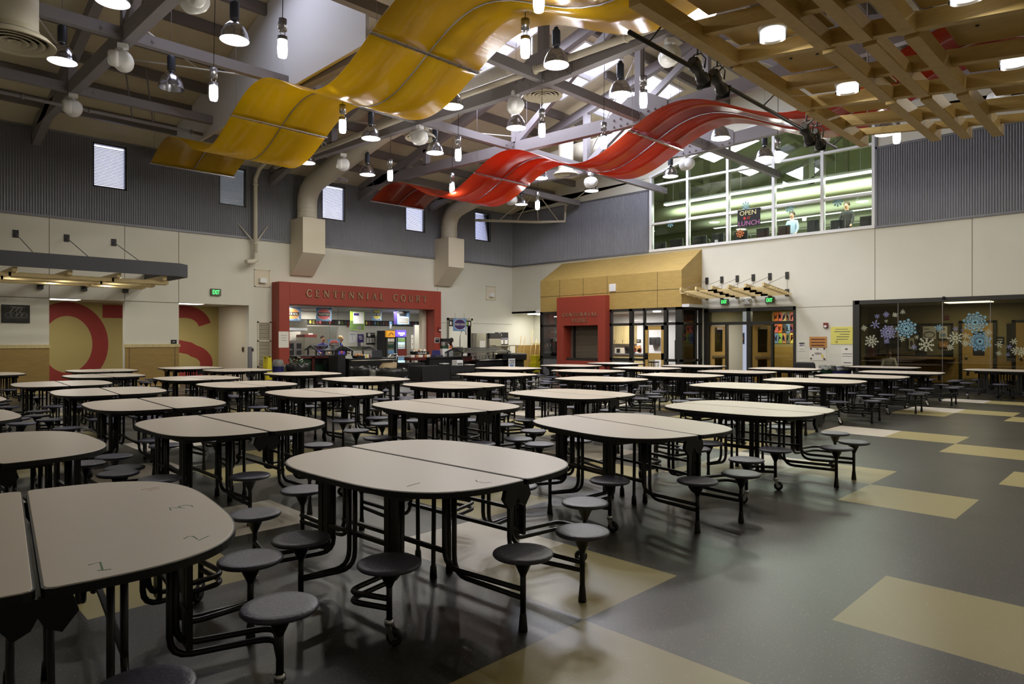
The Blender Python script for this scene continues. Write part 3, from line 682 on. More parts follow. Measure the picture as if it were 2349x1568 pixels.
# ---------- white speakers on the trusses
SPK=[(282,140),(168,248),(447,2),(1183,242),(963,316),(788,377),(1355,418),(1174,459),(1537,128),(1575,376),(2291,226),(1884,318)]
def spk():
    t=thing('horn_speaker',(0,0,0),'x','speaker','white horn speakers')
    m=MB(); m.box(-.09,.09,-.06,.06,.24,.33); m.tube([(0,0,.25),(0,0,.17)],.035,8); m.build('mount','white',t)
    m=MB(); pr=[(0,-.2),(.1,-.2),(.15,-.17),(.185,-.09),(.19,.05),(.17,.16),(.12,.2),(0,.2)]
    m.lathe(pr,(0,0,0),20,0,True,'y'); m.build('body','white',t)
    m=MB(); m.lathe([(0,-.1),(.12,-.1),(.15,-.06),(.155,.03),(.14,.07),(0,.07)],(-.12,-.17,-.03),18,0,True,'x'); m.build('horn','white',t)
    return t
ps=spk(); idx=sorted(range(len(SPK)),key=lambda i:SPK[i][0]); 
for r,i in enumerate(idx):
    p=atz(SPK[i][0],SPK[i][1],7.0); lab='white horn speaker under a roof truss, %s of the speakers from the left'%ORD[r]; rz_=random.uniform(-.6,.9)
    if r==0: ps.location=p; ps.rotation_euler=(0,0,rz_); ps['label']=lab
    else: put(ps,p,rz_,lab)
    MB().tube([(p.x,p.y,p.z+.33),(p.x,p.y,min(apex(min(p.y,23.3))-.02,p.z+.75))],.012,6).build('drop_rod','white') if 0 else None
# ---------- ceiling diffusers
DIF=[(32,98,1.15,6.4),(1245,221,.95,7.45),(965,318,.9,7.35),(770,413,.9,7.45),(1298,402,.92,7.4),(1095,469,.92,7.5),(1580,347,.78,7.5)]
for r,(x,y,w,z) in enumerate(DIF):
    p=atz(x,y,z); t=thing('ceiling_diffuser',p,'round cream ceiling diffuser %s'%['beside the bell lamps at far left','above the red wave beside the skylight','behind the yellow wave','left of the red wave end','below the red wave','nearest the room corner','left of the library window'][r],'air vent','round ceiling diffusers')
    R=w/2; m=MB(); m.lathe([(R,.0),(R*1.0,.02),(R*.86,.10),(R*.6,.16),(R*.6,.24)],p,28); m.lathe([(R,0),(R*.93,-.004),(R*.8,.07)],p,28); m.build('outer_ring','vent',t)
    for q in (.74,.55,.36,.17):
        MB().lathe([(R*q,.0),(R*(q-.06),-.005),(R*(q-.15),.07)],p+Vector((0,0,.01+.015*q)),26).build('cone_ring','vent',t)
    MB().lathe([(0,.12),(R*.8,.12)],p,24).build('throat','dark',t)
    MB().lathe([(R*.58,.2),(R*.58,max(.5,min(apex(min(p.y,23.3))-p.z-.3,1.4)))],p,24).build('neck_duct','duct',t)
# ---------- duct runs with wall boxes
for i,(xa,nm) in enumerate(((11.73,'left'),(18.58,'right'))):
    lab='cream air duct with elbow and tapered wall box, %s one'%('above the portal\'s first letters' if i==0 else 'above the portal\'s right end')
    t=thing('air_duct',(xa+.45,YL-.5,4),lab,'air duct','wall air ducts')
    m=MB(); m.prism([(YL-.01,6.05),(22.5,6.05),(22.5,4.76),(23.38,3.99),(YL-.01,3.99)],'x',xa,xa+.9); m.build('wall_box','wallside',t)
    xc=xa+.40; pts=[(xc,22.95,6.05),(xc,22.95,6.3),(xc,22.95,6.6),(xc,22.9,6.85),(xc,22.75,7.1),(xc,22.45,7.3),(xc,22.0,7.42),(xc,21.2,7.58),(xc,20,7.85),(xc,18,8.25),(xc,15.5,8.42),(xc,12,8.42)]
    m=MB(); m.tube(pts,.36,24); 
    for q in range(5): m.lathe([(.362,0),(.368,.01),(.368,.03),(.362,.04)],(xc,22.95,6.12+q*.15) if q<4 else (xc,22.95,6.05),24)
    m.build('round_duct','duct',t)
# ---------- pipes
def pipe(pts,r,m,lab,cat='pipe',nm='ceiling_pipe'):
    o=MB().tube(pts,r,10).build(nm,m); return tag(o,lab,cat)
o=pipe([(10.62,5.8,7.36),(10.62,13,7.55),(10.62,22.4,7.62)],.075,'offwhite','cream drain pipe running along the second bare truss beside the yellow wave')
m=MB()
for y in (7.5,9.9,12.6,16.2,19): m.lathe([(.075,-.02),(.095,-.02),(.095,.02),(.075,.02)],(10.62,y,7.36+(y-5.8)*.026),12,0,True,'y')
WL[o.name]=Vector(o.location); m.build('pipe_clamp','offwhite',o)
o=pipe([(-2.8,19.75,7.46),(7.2,19.75,7.46)],.045,'steel','thin grey sprinkler pipe running parallel to the window wall at upper left')
m=MB()
for x in (1,3,4.4,6.9): m.lathe([(.045,-.02),(.065,-.02),(.065,.02),(.045,.02)],(x,19.75,7.46),10,0,True,'x')
m.build('pipe_coupling','steel',o)
m=MB(); 
for x in (5.4,5.9): m.tube([(x,19.75,7.46),(x-.4,19.0,apex(19.)-.25)],.02,6)
m.build('hanger_strut','steel',o)
t=thing('downpipe',(10.3,23.2,4.2),'cream downpipe on the left wall with a crooked nozzle at its foot','pipe')
MB().tube([(10.3,23.25,4.62),(10.3,23.25,7.3),(10.3,22.9,7.62),(10.3,21.5,8.0)],.075,12).build('stand_pipe','offwhite',t)
MB().tube([(10.3,23.25,4.66),(10.3,23.22,4.42),(10.15,23.12,4.33),(9.85,23.0,4.3)],[.085,.095,.095,.08],12).build('elbow_nozzle','offwhite',t)
m=MB(); m.lathe([(.075,-.02),(.1,-.02),(.1,.02),(.075,.02)],(10.3,23.25,5.0),12); m.lathe([(.075,-.02),(.1,-.02),(.1,.02),(.075,.02)],(10.3,23.25,7.1),12); m.tube([(10.3,23.25,5.0),(9.75,YL-.01,5.7)],.02,6); m.tube([(10.3,23.25,5.0),(10.85,YL-.01,5.7)],.02,6); m.build('bracket','offwhite',t)
t=thing('drain_pipe',(22.2,20.5,6.6),'grey drain pipe braced to the wall in the room corner above the store','pipe')
MB().tube([(20.2,22.6,7.0),(22.3,20.6,6.93),(23.1,19.7,6.95),(23.1,19.65,7.75)],.06,10).build('bent_pipe','offwhite',t)
m=MB()
for a,b in (((21.6,21.3,6.95),(21.6,20.2,8.2)),((22.3,20.6,6.95),(21.7,20.2,8.2)),((22.9,19.9,6.95),(21.7,20.2,8.2)),((23.1,19.7,7.6),(23.4,18.3,8.4)),((21.0,21.8,7),(21.6,20.2,8.2))): m.tube([a,b],.022,6)
m.build('brace','offwhite',t)
# ---------- wooden trellis cloud at upper right
def tz(Y): return 4.80+.12*Y
t=thing('wood_trellis',(10,2.5,5),'large hanging maple beam trellis with plywood panels at upper right','ceiling trellis')
def yb(X,a,b,w=.12,h=.19,up=.0): MB().bar((X,a,tz(a)+h/2+up),(X,b,tz(b)+h/2+up),w,h).build('long_beam','maple',t)
for X,a in ((8.45,4.36),(10.96,4.36),(7.52,4.3),(10.02,4.3),(12.5,4.3),(6.0,4.3)): yb(X,a,-1.5,up=0 if X in (8.45,10.96) else .06)
yb(13.4,4.2,-1.5,.1,.12,.1)
def xb(Y,a,b): MB().box(a,b,Y-.075,Y+.075,tz(Y)-.05,tz(Y)+.15).build('cross_beam','maple',t)
for Y in (4.2,3.02,2.56,2.12,.6,.15,-.3):
    for a,b in ((6.1,8.39),(8.52,10.9),(11.03,13.68)): xb(Y,a,b)
for X0,Y0,Y1 in ((6.35,3.15,4.05),(8.85,3.15,4.05),(11.3,3.15,4.05),(6.35,.75,1.95),(8.85,.75,1.95),(11.3,.75,1.95)):
    m=MB(); X1=X0+1.1; m.add([(X0,Y0,tz(Y0)+.27),(X1,Y0,tz(Y0)+.27),(X1,Y1,tz(Y1)+.27),(X0,Y1,tz(Y1)+.27),(X0,Y0,tz(Y0)+.30),(X1,Y0,tz(Y0)+.30),(X1,Y1,tz(Y1)+.30),(X0,Y1,tz(Y1)+.30)],[(0,3,2,1),(4,5,6,7),(0,1,5,4),(1,2,6,5),(2,3,7,6),(3,0,4,7)])
    pn=m.build('ply_panel','ply',t)
    m=MB()
    for q in (.35,.75): m.lathe([(0,-.012),(.022,-.012),(.022,.0)],(X0+.5,Y0+q*(Y1-Y0),tz(Y0+q*(Y1-Y0))+.27),8)
    m.build('bolt','bronze',pn)
for X0,Y0,Y1 in ((7.62,2.9,4.1),(10.1,2.9,4.1),(7.62,.9,2.),(10.1,.9,2.)):
    m=MB(); X1=X0+.76; m.add([(X0,Y0,tz(Y0)+.20),(X1,Y0,tz(Y0)+.20),(X1,Y1,tz(Y1)+.20),(X0,Y1,tz(Y1)+.20),(X0,Y0,tz(Y0)+.23),(X1,Y0,tz(Y0)+.23),(X1,Y1,tz(Y1)+.23),(X0,Y1,tz(Y1)+.23)],[(0,3,2,1),(4,5,6,7),(0,1,5,4),(1,2,6,5),(2,3,7,6),(3,0,4,7)])
    m.build('lamp_board','ply',t)
for x in (6.5,8.45,10.96,13.2):
    for y in (4.0,1.0): MB().tube([(x,y,tz(y)+.25),(x,y,apex(y)-.3)],.012,6).build('hanger_rod','steel',t)
DR=[]
def drum():
    t=thing('drum_light',(0,0,0),'x','ceiling light','round drum lights on the wood trellis')
    MB().lathe([(.165,0),(.165,.10)],n=24).lathe([(.159,.0),(.159,.10)],n=24).build('glass_ring','lens',t)
    MB().lathe([(0,.02),(.135,.02),(.145,.03),(.145,.09),(0,.09)],n=24).build('diffuser','disc',t)
    MB().lathe([(0,.10),(.17,.10),(.17,.15),(0,.15)],n=24).build('base_plate','white',t)
    return t
pd=drum()
for i,(x,y) in enumerate(((7.99,3.49),(10.48,3.45),(10.33,1.43),(7.98,1.49))):
    p=Vector((x,y,tz(y)+.045)); lab='glowing drum light on the big wood trellis, '+['nearest the yellow wave','lowest, above the red wave end','at the right photo edge','cut by the top photo edge'][i]
    DR.append(p)
    if i==0: pd.location=p; pd['label']=lab
    else: put(pd,p,0,lab)
# theatre spots on a pipe along the trellis edge
pp=MB().tube([(6.6,4.62,5.26),(13.4,4.62,5.26)],.03,10).build('lighting_pipe','blackp'); tag(pp,'black lighting pipe along the left edge of the wood trellis','pipe')
m=MB()
for x in (7,8.6,10.2,11.8,13.2): m.tube([(x,4.62,5.26),(x,4.4,5.42)],.012,6)
m.build('pipe_clamp','blackp',pp)
def spot(p,d,lab):
    t=thing('stage_spotlight',p,lab,'stage light','black stage spotlights'); d=Vector(d).normalized(); p=Vector(p)
    s=d.cross(Vector((0,0,1))).normalized()
    m=MB(); a=p-d*.2
    pts=[a+d*k for k in (0,.03,.1,.17,.2,.32,.34,.44,.46)]; m.tube(pts,[.06,.085,.09,.085,.07,.07,.09,.09,.08],16); m.build('barrel','blackp',t)
    m=MB(); m.tube([p+s*.10,p+s*.115+Vector((0,0,.12)),p+s*.05+Vector((0,0,.21)),p-s*.05+Vector((0,0,.21)),p-s*.115+Vector((0,0,.12)),p-s*.10],.011,6); m.tube([p+Vector((0,0,.2)),p+Vector((0,0,.34))],.014,6); m.build('yoke','blackp',t)
    m=MB(); m.bar(p+d*.26+Vector((0,0,.09)),p+d*.26-Vector((0,0,.09)),.16,.01,d); m.bar(p+d*.26+s*.1,p+d*.26-s*.1,.2,.012,d); m.build('barn_door','blackp',t)
for x,y,lab in ((1600,160,'black stage spotlight under the trellis edge, first of the near pair'),(1645,186,'black stage spotlight under the trellis edge, second of the near pair'),(1850,305,'black stage spotlight before the library window, upper of the far pair'),(1874,316,'black stage spotlight before the library window, lower of the far pair')):
    r=ray(x,y); tt=4.62/r[1]; spot((r[0]*tt,4.62,CH+r[2]*tt),(.85,.1,-.32),lab)
# ---------- helpers for things placed on planes parallel to the walls
def yrect(px0,px1,py0,py1,Y):
    xa,za=onY(px0,(py0+py1)/2,Y); xb,_=onY(px1,(py0+py1)/2,Y); m=(px0+px1)/2
    return xa,xb,onY(m,py1,Y)[1],onY(m,py0,Y)[1]       # x0,x1,z0,z1
def xrect(px0,px1,py0,py1,X):
    ya,_=onX(px0,(py0+py1)/2,X); yb,_=onX(px1,(py0+py1)/2,X); m=(px0+px1)/2
    return ya,yb,onX(m,py1,X)[1],onX(m,py0,X)[1]       # y0(left,larger),y1,z0,z1
def solo(name,mb,m,label,cat,group=None,bevel=0): return tag(mb.build(name,m,bevel=bevel),label,cat,group)
def poster_y(name,px,Y,m,label,cat='poster',lines=(),t=.012,group=None):
    """flat printed sheet facing the room; lines: (text,u0,u1,v0,v1,mat) or (None,...) for blocks, u,v from lower left"""
    a,b,z0,z1=yrect(*px,Y); o=MB().box(a,b,Y-t,Y,z0,z1).build(name,m); tag(o,label,cat,group)
    for i,(tx,u0,u1,v0,v1,mm) in enumerate(lines):
        A,B,C,D=a+(b-a)*u0,a+(b-a)*u1,z0+(z1-z0)*v0,z0+(z1-z0)*v1; dd=.003+.002*i
        if tx is None: mb=MB().box(A,B,Y-t-dd,Y-t,C,D); nm='print_block'
        elif tx=='O': mb=MB().prism(arc((A+B)/2,(C+D)/2,(B-A)/2,(D-C)/2,0,350,28),'y',Y-t-dd,Y-t); nm='print_oval'
        else: mb=text_mb(tx,'y',A,B,C,D,Y-t-dd+.002,.004); nm='print_text'
        mb.build(nm,mm,o)
    return o
def poster_x(name,px,X,m,label,cat='poster',lines=(),t=.012,group=None):
    a,b,z0,z1=xrect(*px,X); o=MB().box(X-t,X,a,b,z0,z1).build(name,m); tag(o,label,cat,group)
    for i,(tx,u0,u1,v0,v1,mm) in enumerate(lines):
        A,B,C,D=a+(b-a)*u0,a+(b-a)*u1,z0+(z1-z0)*v0,z0+(z1-z0)*v1; dd=.003+.002*i
        if tx is None: mb=MB().box(X-t-dd,X-t,A,B,C,D); nm='print_block'
        elif tx=='O': mb=MB().prism(arc((A+B)/2,(C+D)/2,abs(B-A)/2,(D-C)/2,0,350,28),'x',X-t-dd,X-t); nm='print_oval'
        else: mb=text_mb(tx,'x',A,B,C,D,X-t-dd+.002,.004); nm='print_text'
        mb.build(nm,mm,o)
    return o
def person(loc,rz,shirt,hair,label,lean=0.,arms=(.35,.5),sit=False,legs='ink',female=False):
    """one continuous body grown from a joint skeleton"""
    t=thing('person',loc,label,'person')
    V=[];E=[];Rr=[]
    def v(p,r,par=None): V.append(Vector(p)); Rr.append(r); (E.append((par,len(V)-1)) if par is not None else None); return len(V)-1
    zp=.92 if not sit else .5
    L=lambda z,y=0: (0,-math.sin(lean)*(z-zp)+y,zp+math.cos(lean)*(z-zp))
    pel=v((0,0,zp),.135); w=v(L(zp+.16),.125,pel); ch=v(L(zp+.38),.15,w); nk0=v(L(zp+.50),.09,ch); nk=v(L(zp+.56),.055,nk0); h0=v(L(zp+.64,-.02),.078,nk); h1=v(L(zp+.71,-.025),.092,h0); h2=v(L(zp+.79,-.01),.07,h1)
    nose=v(L(zp+.69,-.125),.014,h1)
    for s in (-1,1):
        sh=v(tuple(Vector(L(zp+.46))+Vector((s*.17,0,0))),.06,ch); el=v(tuple(Vector(V[sh])+Vector((s*.06,-arms[0]*.2,-.27))),.045,sh); wr=v(tuple(Vector(V[el])+Vector((-s*.05,-arms[1]*.42,-.08 if arms[1]>.3 else -.24))),.032,el); hd=v(tuple(Vector(V[wr])+Vector((-s*.01,-.07*arms[1]*2-.01,-.02))),.036,wr)
        hp=v((s*.09,0,zp-.06),.088,pel)
        if sit: kn=v((s*.11,-.42,zp-.02),.065,hp); an=v((s*.11,-.42,.08),.042,kn)
        else: kn=v((s*.10,-.01,.49),.065,hp); an=v((s*.10,.02,.08),.042,kn)
        v(tuple(Vector(V[an])+Vector((0,-.14,-.045))),.035,an)
    me=bpy.data.meshes.new('body'); me.from_pydata(V,E,[]); me.update(); o=bpy.data.objects.new('tmp',me); COL.objects.link(o)
    sk=o.modifiers.new('s','SKIN'); sk.use_smooth_shade=True; o.modifiers.new('d','SUBSURF').levels=2; o.modifiers['d'].render_levels=2
    for i,sv in enumerate(me.skin_vertices[0].data): sv.radius=(Rr[i]*(1.15 if i in (0,1,2) else 1),Rr[i]*(.8 if i in (0,1,2) else 1)); sv.use_root=(i==0)
    dg=bpy.context.evaluated_depsgraph_get(); dg.update(); bm_=bpy.data.meshes.new_from_object(o.evaluated_get(dg)); bpy.data.objects.remove(o); bm_.name='body'
    bm_.materials.clear()
    for q in (shirt,'skin',legs): bm_.materials.append(M[q])
    hz=(Vector(L(zp+.54))).z; hc=Vector(L(zp+.54))
    for p in bm_.polygons:
        c=p.center; k=0
        if c.z<zp-.02 and not(abs(c.x)>.2 and c.z>.5): k=2
        if (Vector((0,0,1))*c.z).z>hz and abs(c.x)<.12: k=1
        for i in range(len(V)):
            pass
        p.material_index=k; p.use_smooth=True
    hands=[V[i] for i in range(len(V)) if abs(Rr[i]-.036)<1e-4 or abs(Rr[i]-.032)<1e-4]
    for p in bm_.polygons:
        if any((p.center-h).length<.07 for h in hands): p.material_index=1
    b=bpy.data.objects.new('body',bm_); COL.objects.link(b); b.parent=t; WL[b.name]=Vector(loc)
    c=Vector(L(zp+.74,.01)); m=MB(); sv=WL[t.name]; WL[t.name]=Vector((0,0,0))
    pr=[(.0,.115)]+[(.108*math.sin(a),.105*math.cos(a)+.01) for a in [PI*i/12 for i in range(1,8)]]
    m.lathe(pr,c+Vector((0,.018,0)),18); 
    if female: m.lathe([(.0,.0),(.06,.0),(.075,-.06),(.06,-.13),(0,-.15)],c+Vector((0,.06,-.02)),12)
    m.build('hair',hair,t)
    m=MB()
    for s in (-1,1): m.lathe([(0,-.008),(.009,-.006),(.009,0)],Vector(L(zp+.72,-.108))+Vector((s*.033,0,0)),8,0,True,'y')
    m.bar(Vector(L(zp+.64,-.104))+Vector((-.022,0,0)),Vector(L(zp+.64,-.104))+Vector((.022,0,0)),.01,.008); m.build('facial_feature','ink',t)
    WL[t.name]=sv; t.rotation_euler=(0,0,rz); return t
def exit_sign(name_lab,cx,cy,w,plane,at):
    if plane=='y': a,b,z0,z1=yrect(cx-w/2,cx+w/2,cy-w*.34,cy+w*.34,at)
    else: a,b,z0,z1=xrect(cx-w/2,cx+w/2,cy-w*.34,cy+w*.34,at)
    m=MB(); (m.box(a,b,at-.07,at-.0,z0,z1) if plane=='y' else m.box(at-.07,at,a,b,z0,z1))
    o=solo('exit_sign',m,'exitbox',name_lab,'exit sign','green exit signs')
    f=.16; text_mb('EXIT',plane,a+(b-a)*f,b-(b-a)*f,z0+(z1-z0)*.2,z1-(z1-z0)*.2,at-.07,.006).build('lettering','green',o); return o
# ---------- corridor behind the left wall with painted letters
struct(MB().box(-3.2,10.4,26.25,26.4,0,2.9).build('wall_corridor','khaki')); struct(MB().box(10.17,10.38,YL+.22,26.25,0,2.9).build('wall_corridor_end','wallside'))
struct(MB().box(-3.2,10.4,YL+.22,26.4,2.84,2.95).build('ceiling_corridor','wall')); struct(MB().box(-3.3,-3.2,YL,26.4,0,2.9).build('wall_corridor_far','wall'))
YM=26.25
def mural(name,mb,lab): return tag(mb.build(name,'mural'),lab,'mural letter')
m=MB(); N=48
for i in range(N):
    a,b=2*PI*i/N,2*PI*(i+1)/N
    f=lambda t,rx,rz_:(5.215+rx*math.cos(t),1.42+rz_*math.sin(t))
    p=[f(a,1.2,1.42),f(b,1.2,1.42),f(b,.72,.95),f(a,.72,.95)]; m.add([(x,YM-.004,z) for x,z in p],[(0,1,2,3)])
mural('mural_letter',m,'huge red letter O painted on the corridor wall')
m=MB().box(6.24,8.1,YM-.006,YM-.001,2.33,2.79).box(6.93,7.42,YM-.006,YM-.001,.02,2.33); mural('mural_letter',m,'huge red letter T painted on the corridor wall, mostly hidden by the pier')
S=[]
zS=lambda py,px=450: onY(px,py,YM)[1]
cen=arc(8.95,2.02,.72,.60,12,95,10)+arc(8.75,1.98,.72,.64,98,255,16)+[(9.1,1.25)]+arc(9.02,.66,.70,.52,70,-90,14)+arc(8.85,.72,.85,.58,-95,-170,10)
m=MB(); stroke(m,cen,.46,lambda x,y,d:(x,YM-.003-d,y),.0,.004); mural('mural_letter',m,'huge red letter S painted on the corridor wall')
TROF=[]
for i,(px,w) in enumerate(((150,62),(437,54))):
    p=atz(px,686 if i==0 else 696,2.83); p.y=min(max(p.y,24.4),25.6); u=(px-CX)/FP; p.x=p.y*(1+u)/(1-u)
    o=solo('troffer_light',MB().box(p.x-.35,p.x+.35,p.y-.3,p.y+.3,2.815,2.84),'troffer','bright ceiling panel light in the corridor before the letter '+'OS'[i],'ceiling light'); TROF.append(Vector((p.x,p.y,2.78)))
# baseboard ledge along the corridor pier
struct(MB().box(-3,4.21,YL-.09,YL-.02,0,.10).box(6.2,7.81,YL-.09,YL-.02,0,.10).build('baseboard_left','cap'))
t=thing('corner_guard',(10.2,YL,.0),'brown steel corner guard beside the corridor opening','corner guard'); MB().box(10.15,10.29,YL-.02,YL+.05,.1,1.32).build('guard','trim',t)
exit_sign('lit green EXIT sign above the corridor opening with letter S',494,670,23,'y',YL)
o=poster_y('room_sign',(392,405,779,788),YL,'ink','small black room sign on the pier left of the letter S','sign',[('EXIT',.3,.7,.35,.65,'paper')])
for px,py,lab in ((558,801,'small steel switch plate on the corridor end wall'),):
    xa=10.17; u=(px-CX)/FP; yy=xa*(1-u)/(1+u); d=(xa+yy)/S2; z=CH+(HY-py)/FP*d
    o=MB().box(xa-.015,xa,yy-.09,yy+.09,z-.09,z+.09).build('switch_plate','stain'); tag(o,lab,'switch plate'); MB().box(xa-.03,xa-.015,yy-.03,yy+.03,z-.05,z+.05).build('rocker','ink',o)
a,b,z0,z1=yrect(575,582,798,806,YL); o=solo('switch_plate',MB().box(a,b,YL-.015,YL,z0,z1),'stain','small steel switch plate right of the corner guard','switch plate'); MB().box((a+b)/2-.03,(a+b)/2+.03,YL-.028,YL-.015,z0+.02,z1-.02).build('rocker','ink',o)
# framed picture
o=poster_y('framed_picture',(3,68,699,740),YL,'ink','dark framed picture of cyclists on the wall at far left','picture',[(None,.03,.97,.06,.94,'darkwall')],t=.04)
a,b,z0,z1=yrect(3,68,699,740,YL); m=MB()
for cx,s in ((.42,1),(.6,1)):
    X=a+(b-a)*cx; Z=z0+(z1-z0)*.42
    for dx in (-.12,.12): stroke(m,arc(X+dx,Z,.075,.075,0,360,14),.012,lambda x,y,d:(x,YL-.048-d,y),0,.002)
    stroke(m,[(X-.1,Z+.05),(X,Z+.22),(X+.08,Z+.2),(X+.02,Z+.1),(X+.1,Z+.02)],.035,lambda x,y,d:(x,YL-.048-d,y),0,.002)
for q in range(12): m.box(a+(b-a)*(.3+.045*q),a+(b-a)*(.325+.045*q),YL-.05,YL-.046,z0+(z1-z0)*.86,z0+(z1-z0)*.91)
m.build('cyclist_drawing','greylid',o)
# wall return grille
a,b,z0,z1=yrect(590,621,737,842,YL); t=thing('return_grille',((a+b)/2,YL,z0),'tall wall air grille left of the red serving portal','air vent')
m=MB(); zm=(z0+z1)/2+.1
for q in (z0,zm,z1-.05): m.box(a,b,YL-.03,YL-.0,q,q+.05)
for q in (a,b-.05): m.box(q,q+.05,YL-.03,YL,z0,z1)
m.build('grille_frame','offwhite',t); m=MB()
for i in range(44):
    zz=z0+.06+(z1-z0-.1)*i/44; m.box(a+.04,b-.04,YL-.012,YL-.004,zz,zz+.022)
m.build('louvre','vent',t); MB().box(a+.04,b-.04,YL-.004,YL-.002,z0+.04,z1-.03).build('cavity','dark',t)
# wet-floor sign leaning by the portal
a,b,z0,z1=yrect(607,622,817,850,23.0); t=thing('caution_sign',((a+b)/2,23.0,0),'yellow folding wet floor sign standing beside the red portal','caution sign')
w=(b-a); zc=z1
MB().prism([(a,.0),(b,.0),(b-w*.25,zc),(a+w*.25,zc)],'y',22.85,22.87).build('front_panel','yellow',t); MB().prism([(a,.0),(b,.0),(b-w*.25,zc),(a+w*.25,zc)],'y',23.2,23.22).build('rear_panel','yellow',t); MB().box(a+w*.3,b-w*.3,22.85,23.22,zc-.03,zc).build('hinge','yellow',t)
# wall speakers in frames
for px,lab in (((583,619,618,658),'square white wall speaker in a frame left of the serving portal'),((1115,1136,656,688),'square white wall speaker in a frame near the room corner')):
    a,b,z0,z1=yrect(*px,YL); t=thing('wall_speaker',((a+b)/2,YL,z0),lab,'speaker'); m=MB()
    for q in (z0,z1-.03): m.box(a,b,YL-.03,YL,q,q+.03)
    for q in (a,b-.03): m.box(q,q+.03,YL-.03,YL,z0,z1)
    m.build('surround','offwhite',t); MB().box(a+.03,b-.03,YL-.012,YL,z0+.03,z1-.03).build('back_plate','wallside',t); c=(a+b)/2; w=(b-a)
    MB().prism([(c-w*.22,z0+w*.25),(c+w*.22,z0+w*.25),(c+w*.2,z0+w*.55),(c-w*.2,z0+w*.55)],'y',YL-.14,YL-.012).build('speaker_body','white',t)
# ---------- gray fascia canopy with wood slats at left
t=thing('slat_canopy',(3,21.5,3.2),'grey fascia canopy with maple slats on the left wall','canopy')
YF=19.6
m=MB(); m.prism([(-2.9,YF-.0),(6.55,YF),(6.85,YF+.3),(6.85,YL-.05),(6.75,YL-.05),(6.75,YF+.35),(6.5,YF+.1),(-2.9,YF+.1)],'z',3.34,3.70); m.build('fascia','trimdark',t)
for x in (-1.6,-.5,.6,1.75,2.85,3.98,5.08,6.2):
    MB().box(x-.05,x+.05,YF+.15,YL-.02,3.22,3.34).build('cross_beam','slat',t)
    MB().box(x-.07,x+.07,YL-.14,YL-.001,3.05,3.36).box(x-.07,x+.07,YL-.35,YL-.14,3.16,3.2).build('wall_bracket','bronze',t)
for k,(xa,xb) in enumerate(((-1.7,.7),(.5,2.95),(2.75,5.15),(4.95,6.5))):
    for j,y in enumerate((YF+.35,YF+.75,YF+1.5,YF+1.9,YF+2.5,YF+2.9)):
        dx=(0,.25,0,.2,.1,.3)[j]*(1 if k<3 else -.3); MB().box(xa+dx*.4,xb-.15-dx,y-.04,y+.04,3.12,3.22).build('slat','slat',t)
for px,py,ex,ey in ((36,536,62,577),(153,546,185,587),(261,556,295,596)):
    xw,zw=onY(px,py,YL); e=onY(ex,ey,YF+1.0); MB().box(xw-.07,xw+.07,YL-.02,YL,zw-.11,zw+.11).build('rod_plate','blackp',t); MB().tube([(xw,YL-.02,zw),(xw,YF+.6,3.6)],.012,6).build('suspension_rod','steel',t)
CL=[]
for i,(x,y) in enumerate(((1.9,YF+1.2),(2.95,YF+1.2),(4.1,YF+1.2),(5.3,YF+1.2),(4.0,YF+2.3),(5.35,YF+2.35))):
    p=Vector((x,y,3.2)); CL.append(p); o=thing('canopy_light',p,'small glowing round lamp under the slatted left canopy, %s of them'%ORD[i],'ceiling light','lamps under the left canopy')
    MB().lathe([(0,0),(.10,0),(.105,.02),(.105,.09)],p,16).build('diffuser','disc',o); MB().lathe([(.11,.09),(.11,.14),(0,.14)],p,16).build('base_plate','white',o)
# ---------- red serving portal
YP=22.9; t=thing('serving_portal',(14.7,YP,0),'large red portal frame around the kitchen serving opening','portal frame')
MB().box(11.02,11.42,YP,YL,0,3.68).box(18.12,18.49,YP,YL,0,3.68).box(11.42,18.12,YP,YL,2.87,3.68).build('portal_frame','red',t,bevel=.01)
MB().box(17.9,18.12,YL+.0,YL+.22,0,2.87).build('jamb','wallside',t)
xa=onY(702,675,YP)[0]; xb=onY(978,688,YP)[0]
roman('CENTENNIAL COURT','y',xa,xb,3.17,.27,YP,.045,.55).build('lettering','letter',t)
poster_y('hand_written_sheet',(639,662,760,797),YP,'paper','curling white paper sheet taped to the red portal left leg','paper',[(None,.2,.8,.75,.77,'greylid'),(None,.25,.7,.6,.62,'greylid'),(None,.3,.75,.45,.47,'greylid')])
poster_y('black_sign',(997,1008,774,786),YP,'paper','small black square sign with white border on the portal right leg','sign',[(None,.08,.92,.08,.92,'ink'),('EXIT',.2,.8,.6,.75,'paper')])
a,b,z0,z1=yrect(1004,1010,750,760,YP); o=solo('fire_alarm',MB().box(a,b,YP-.06,YP,z0,z1),'redd','red fire alarm strobe on the portal right leg','fire alarm'); MB().box(a+.02,b-.02,YP-.09,YP-.06,z0+.03,z0+.08).build('strobe_lens','white',o)
# ---------- kitchen behind the portal
YK=28.6
struct(MB().box(10.4,21.9,YK,YK+.15,0,2.95).build('wall_kitchen','wall')); struct(MB().box(10.38,10.5,26.2,YK,0,2.95).build('wall_kitchen_left','wall')); struct(MB().box(21.8,21.95,YL+.22,YK,0,2.95).build('wall_kitchen_right','wall')); struct(MB().box(10.38,21.95,YL+.22,YK+.15,2.92,3.02).build('ceiling_kitchen','gyp'))
a,b,z0,z1=yrect(690,772,740,860,YK-.02); struct(MB().box(a,b,YK-.04,YK,0.,2.2).build('trim_1','stain'))
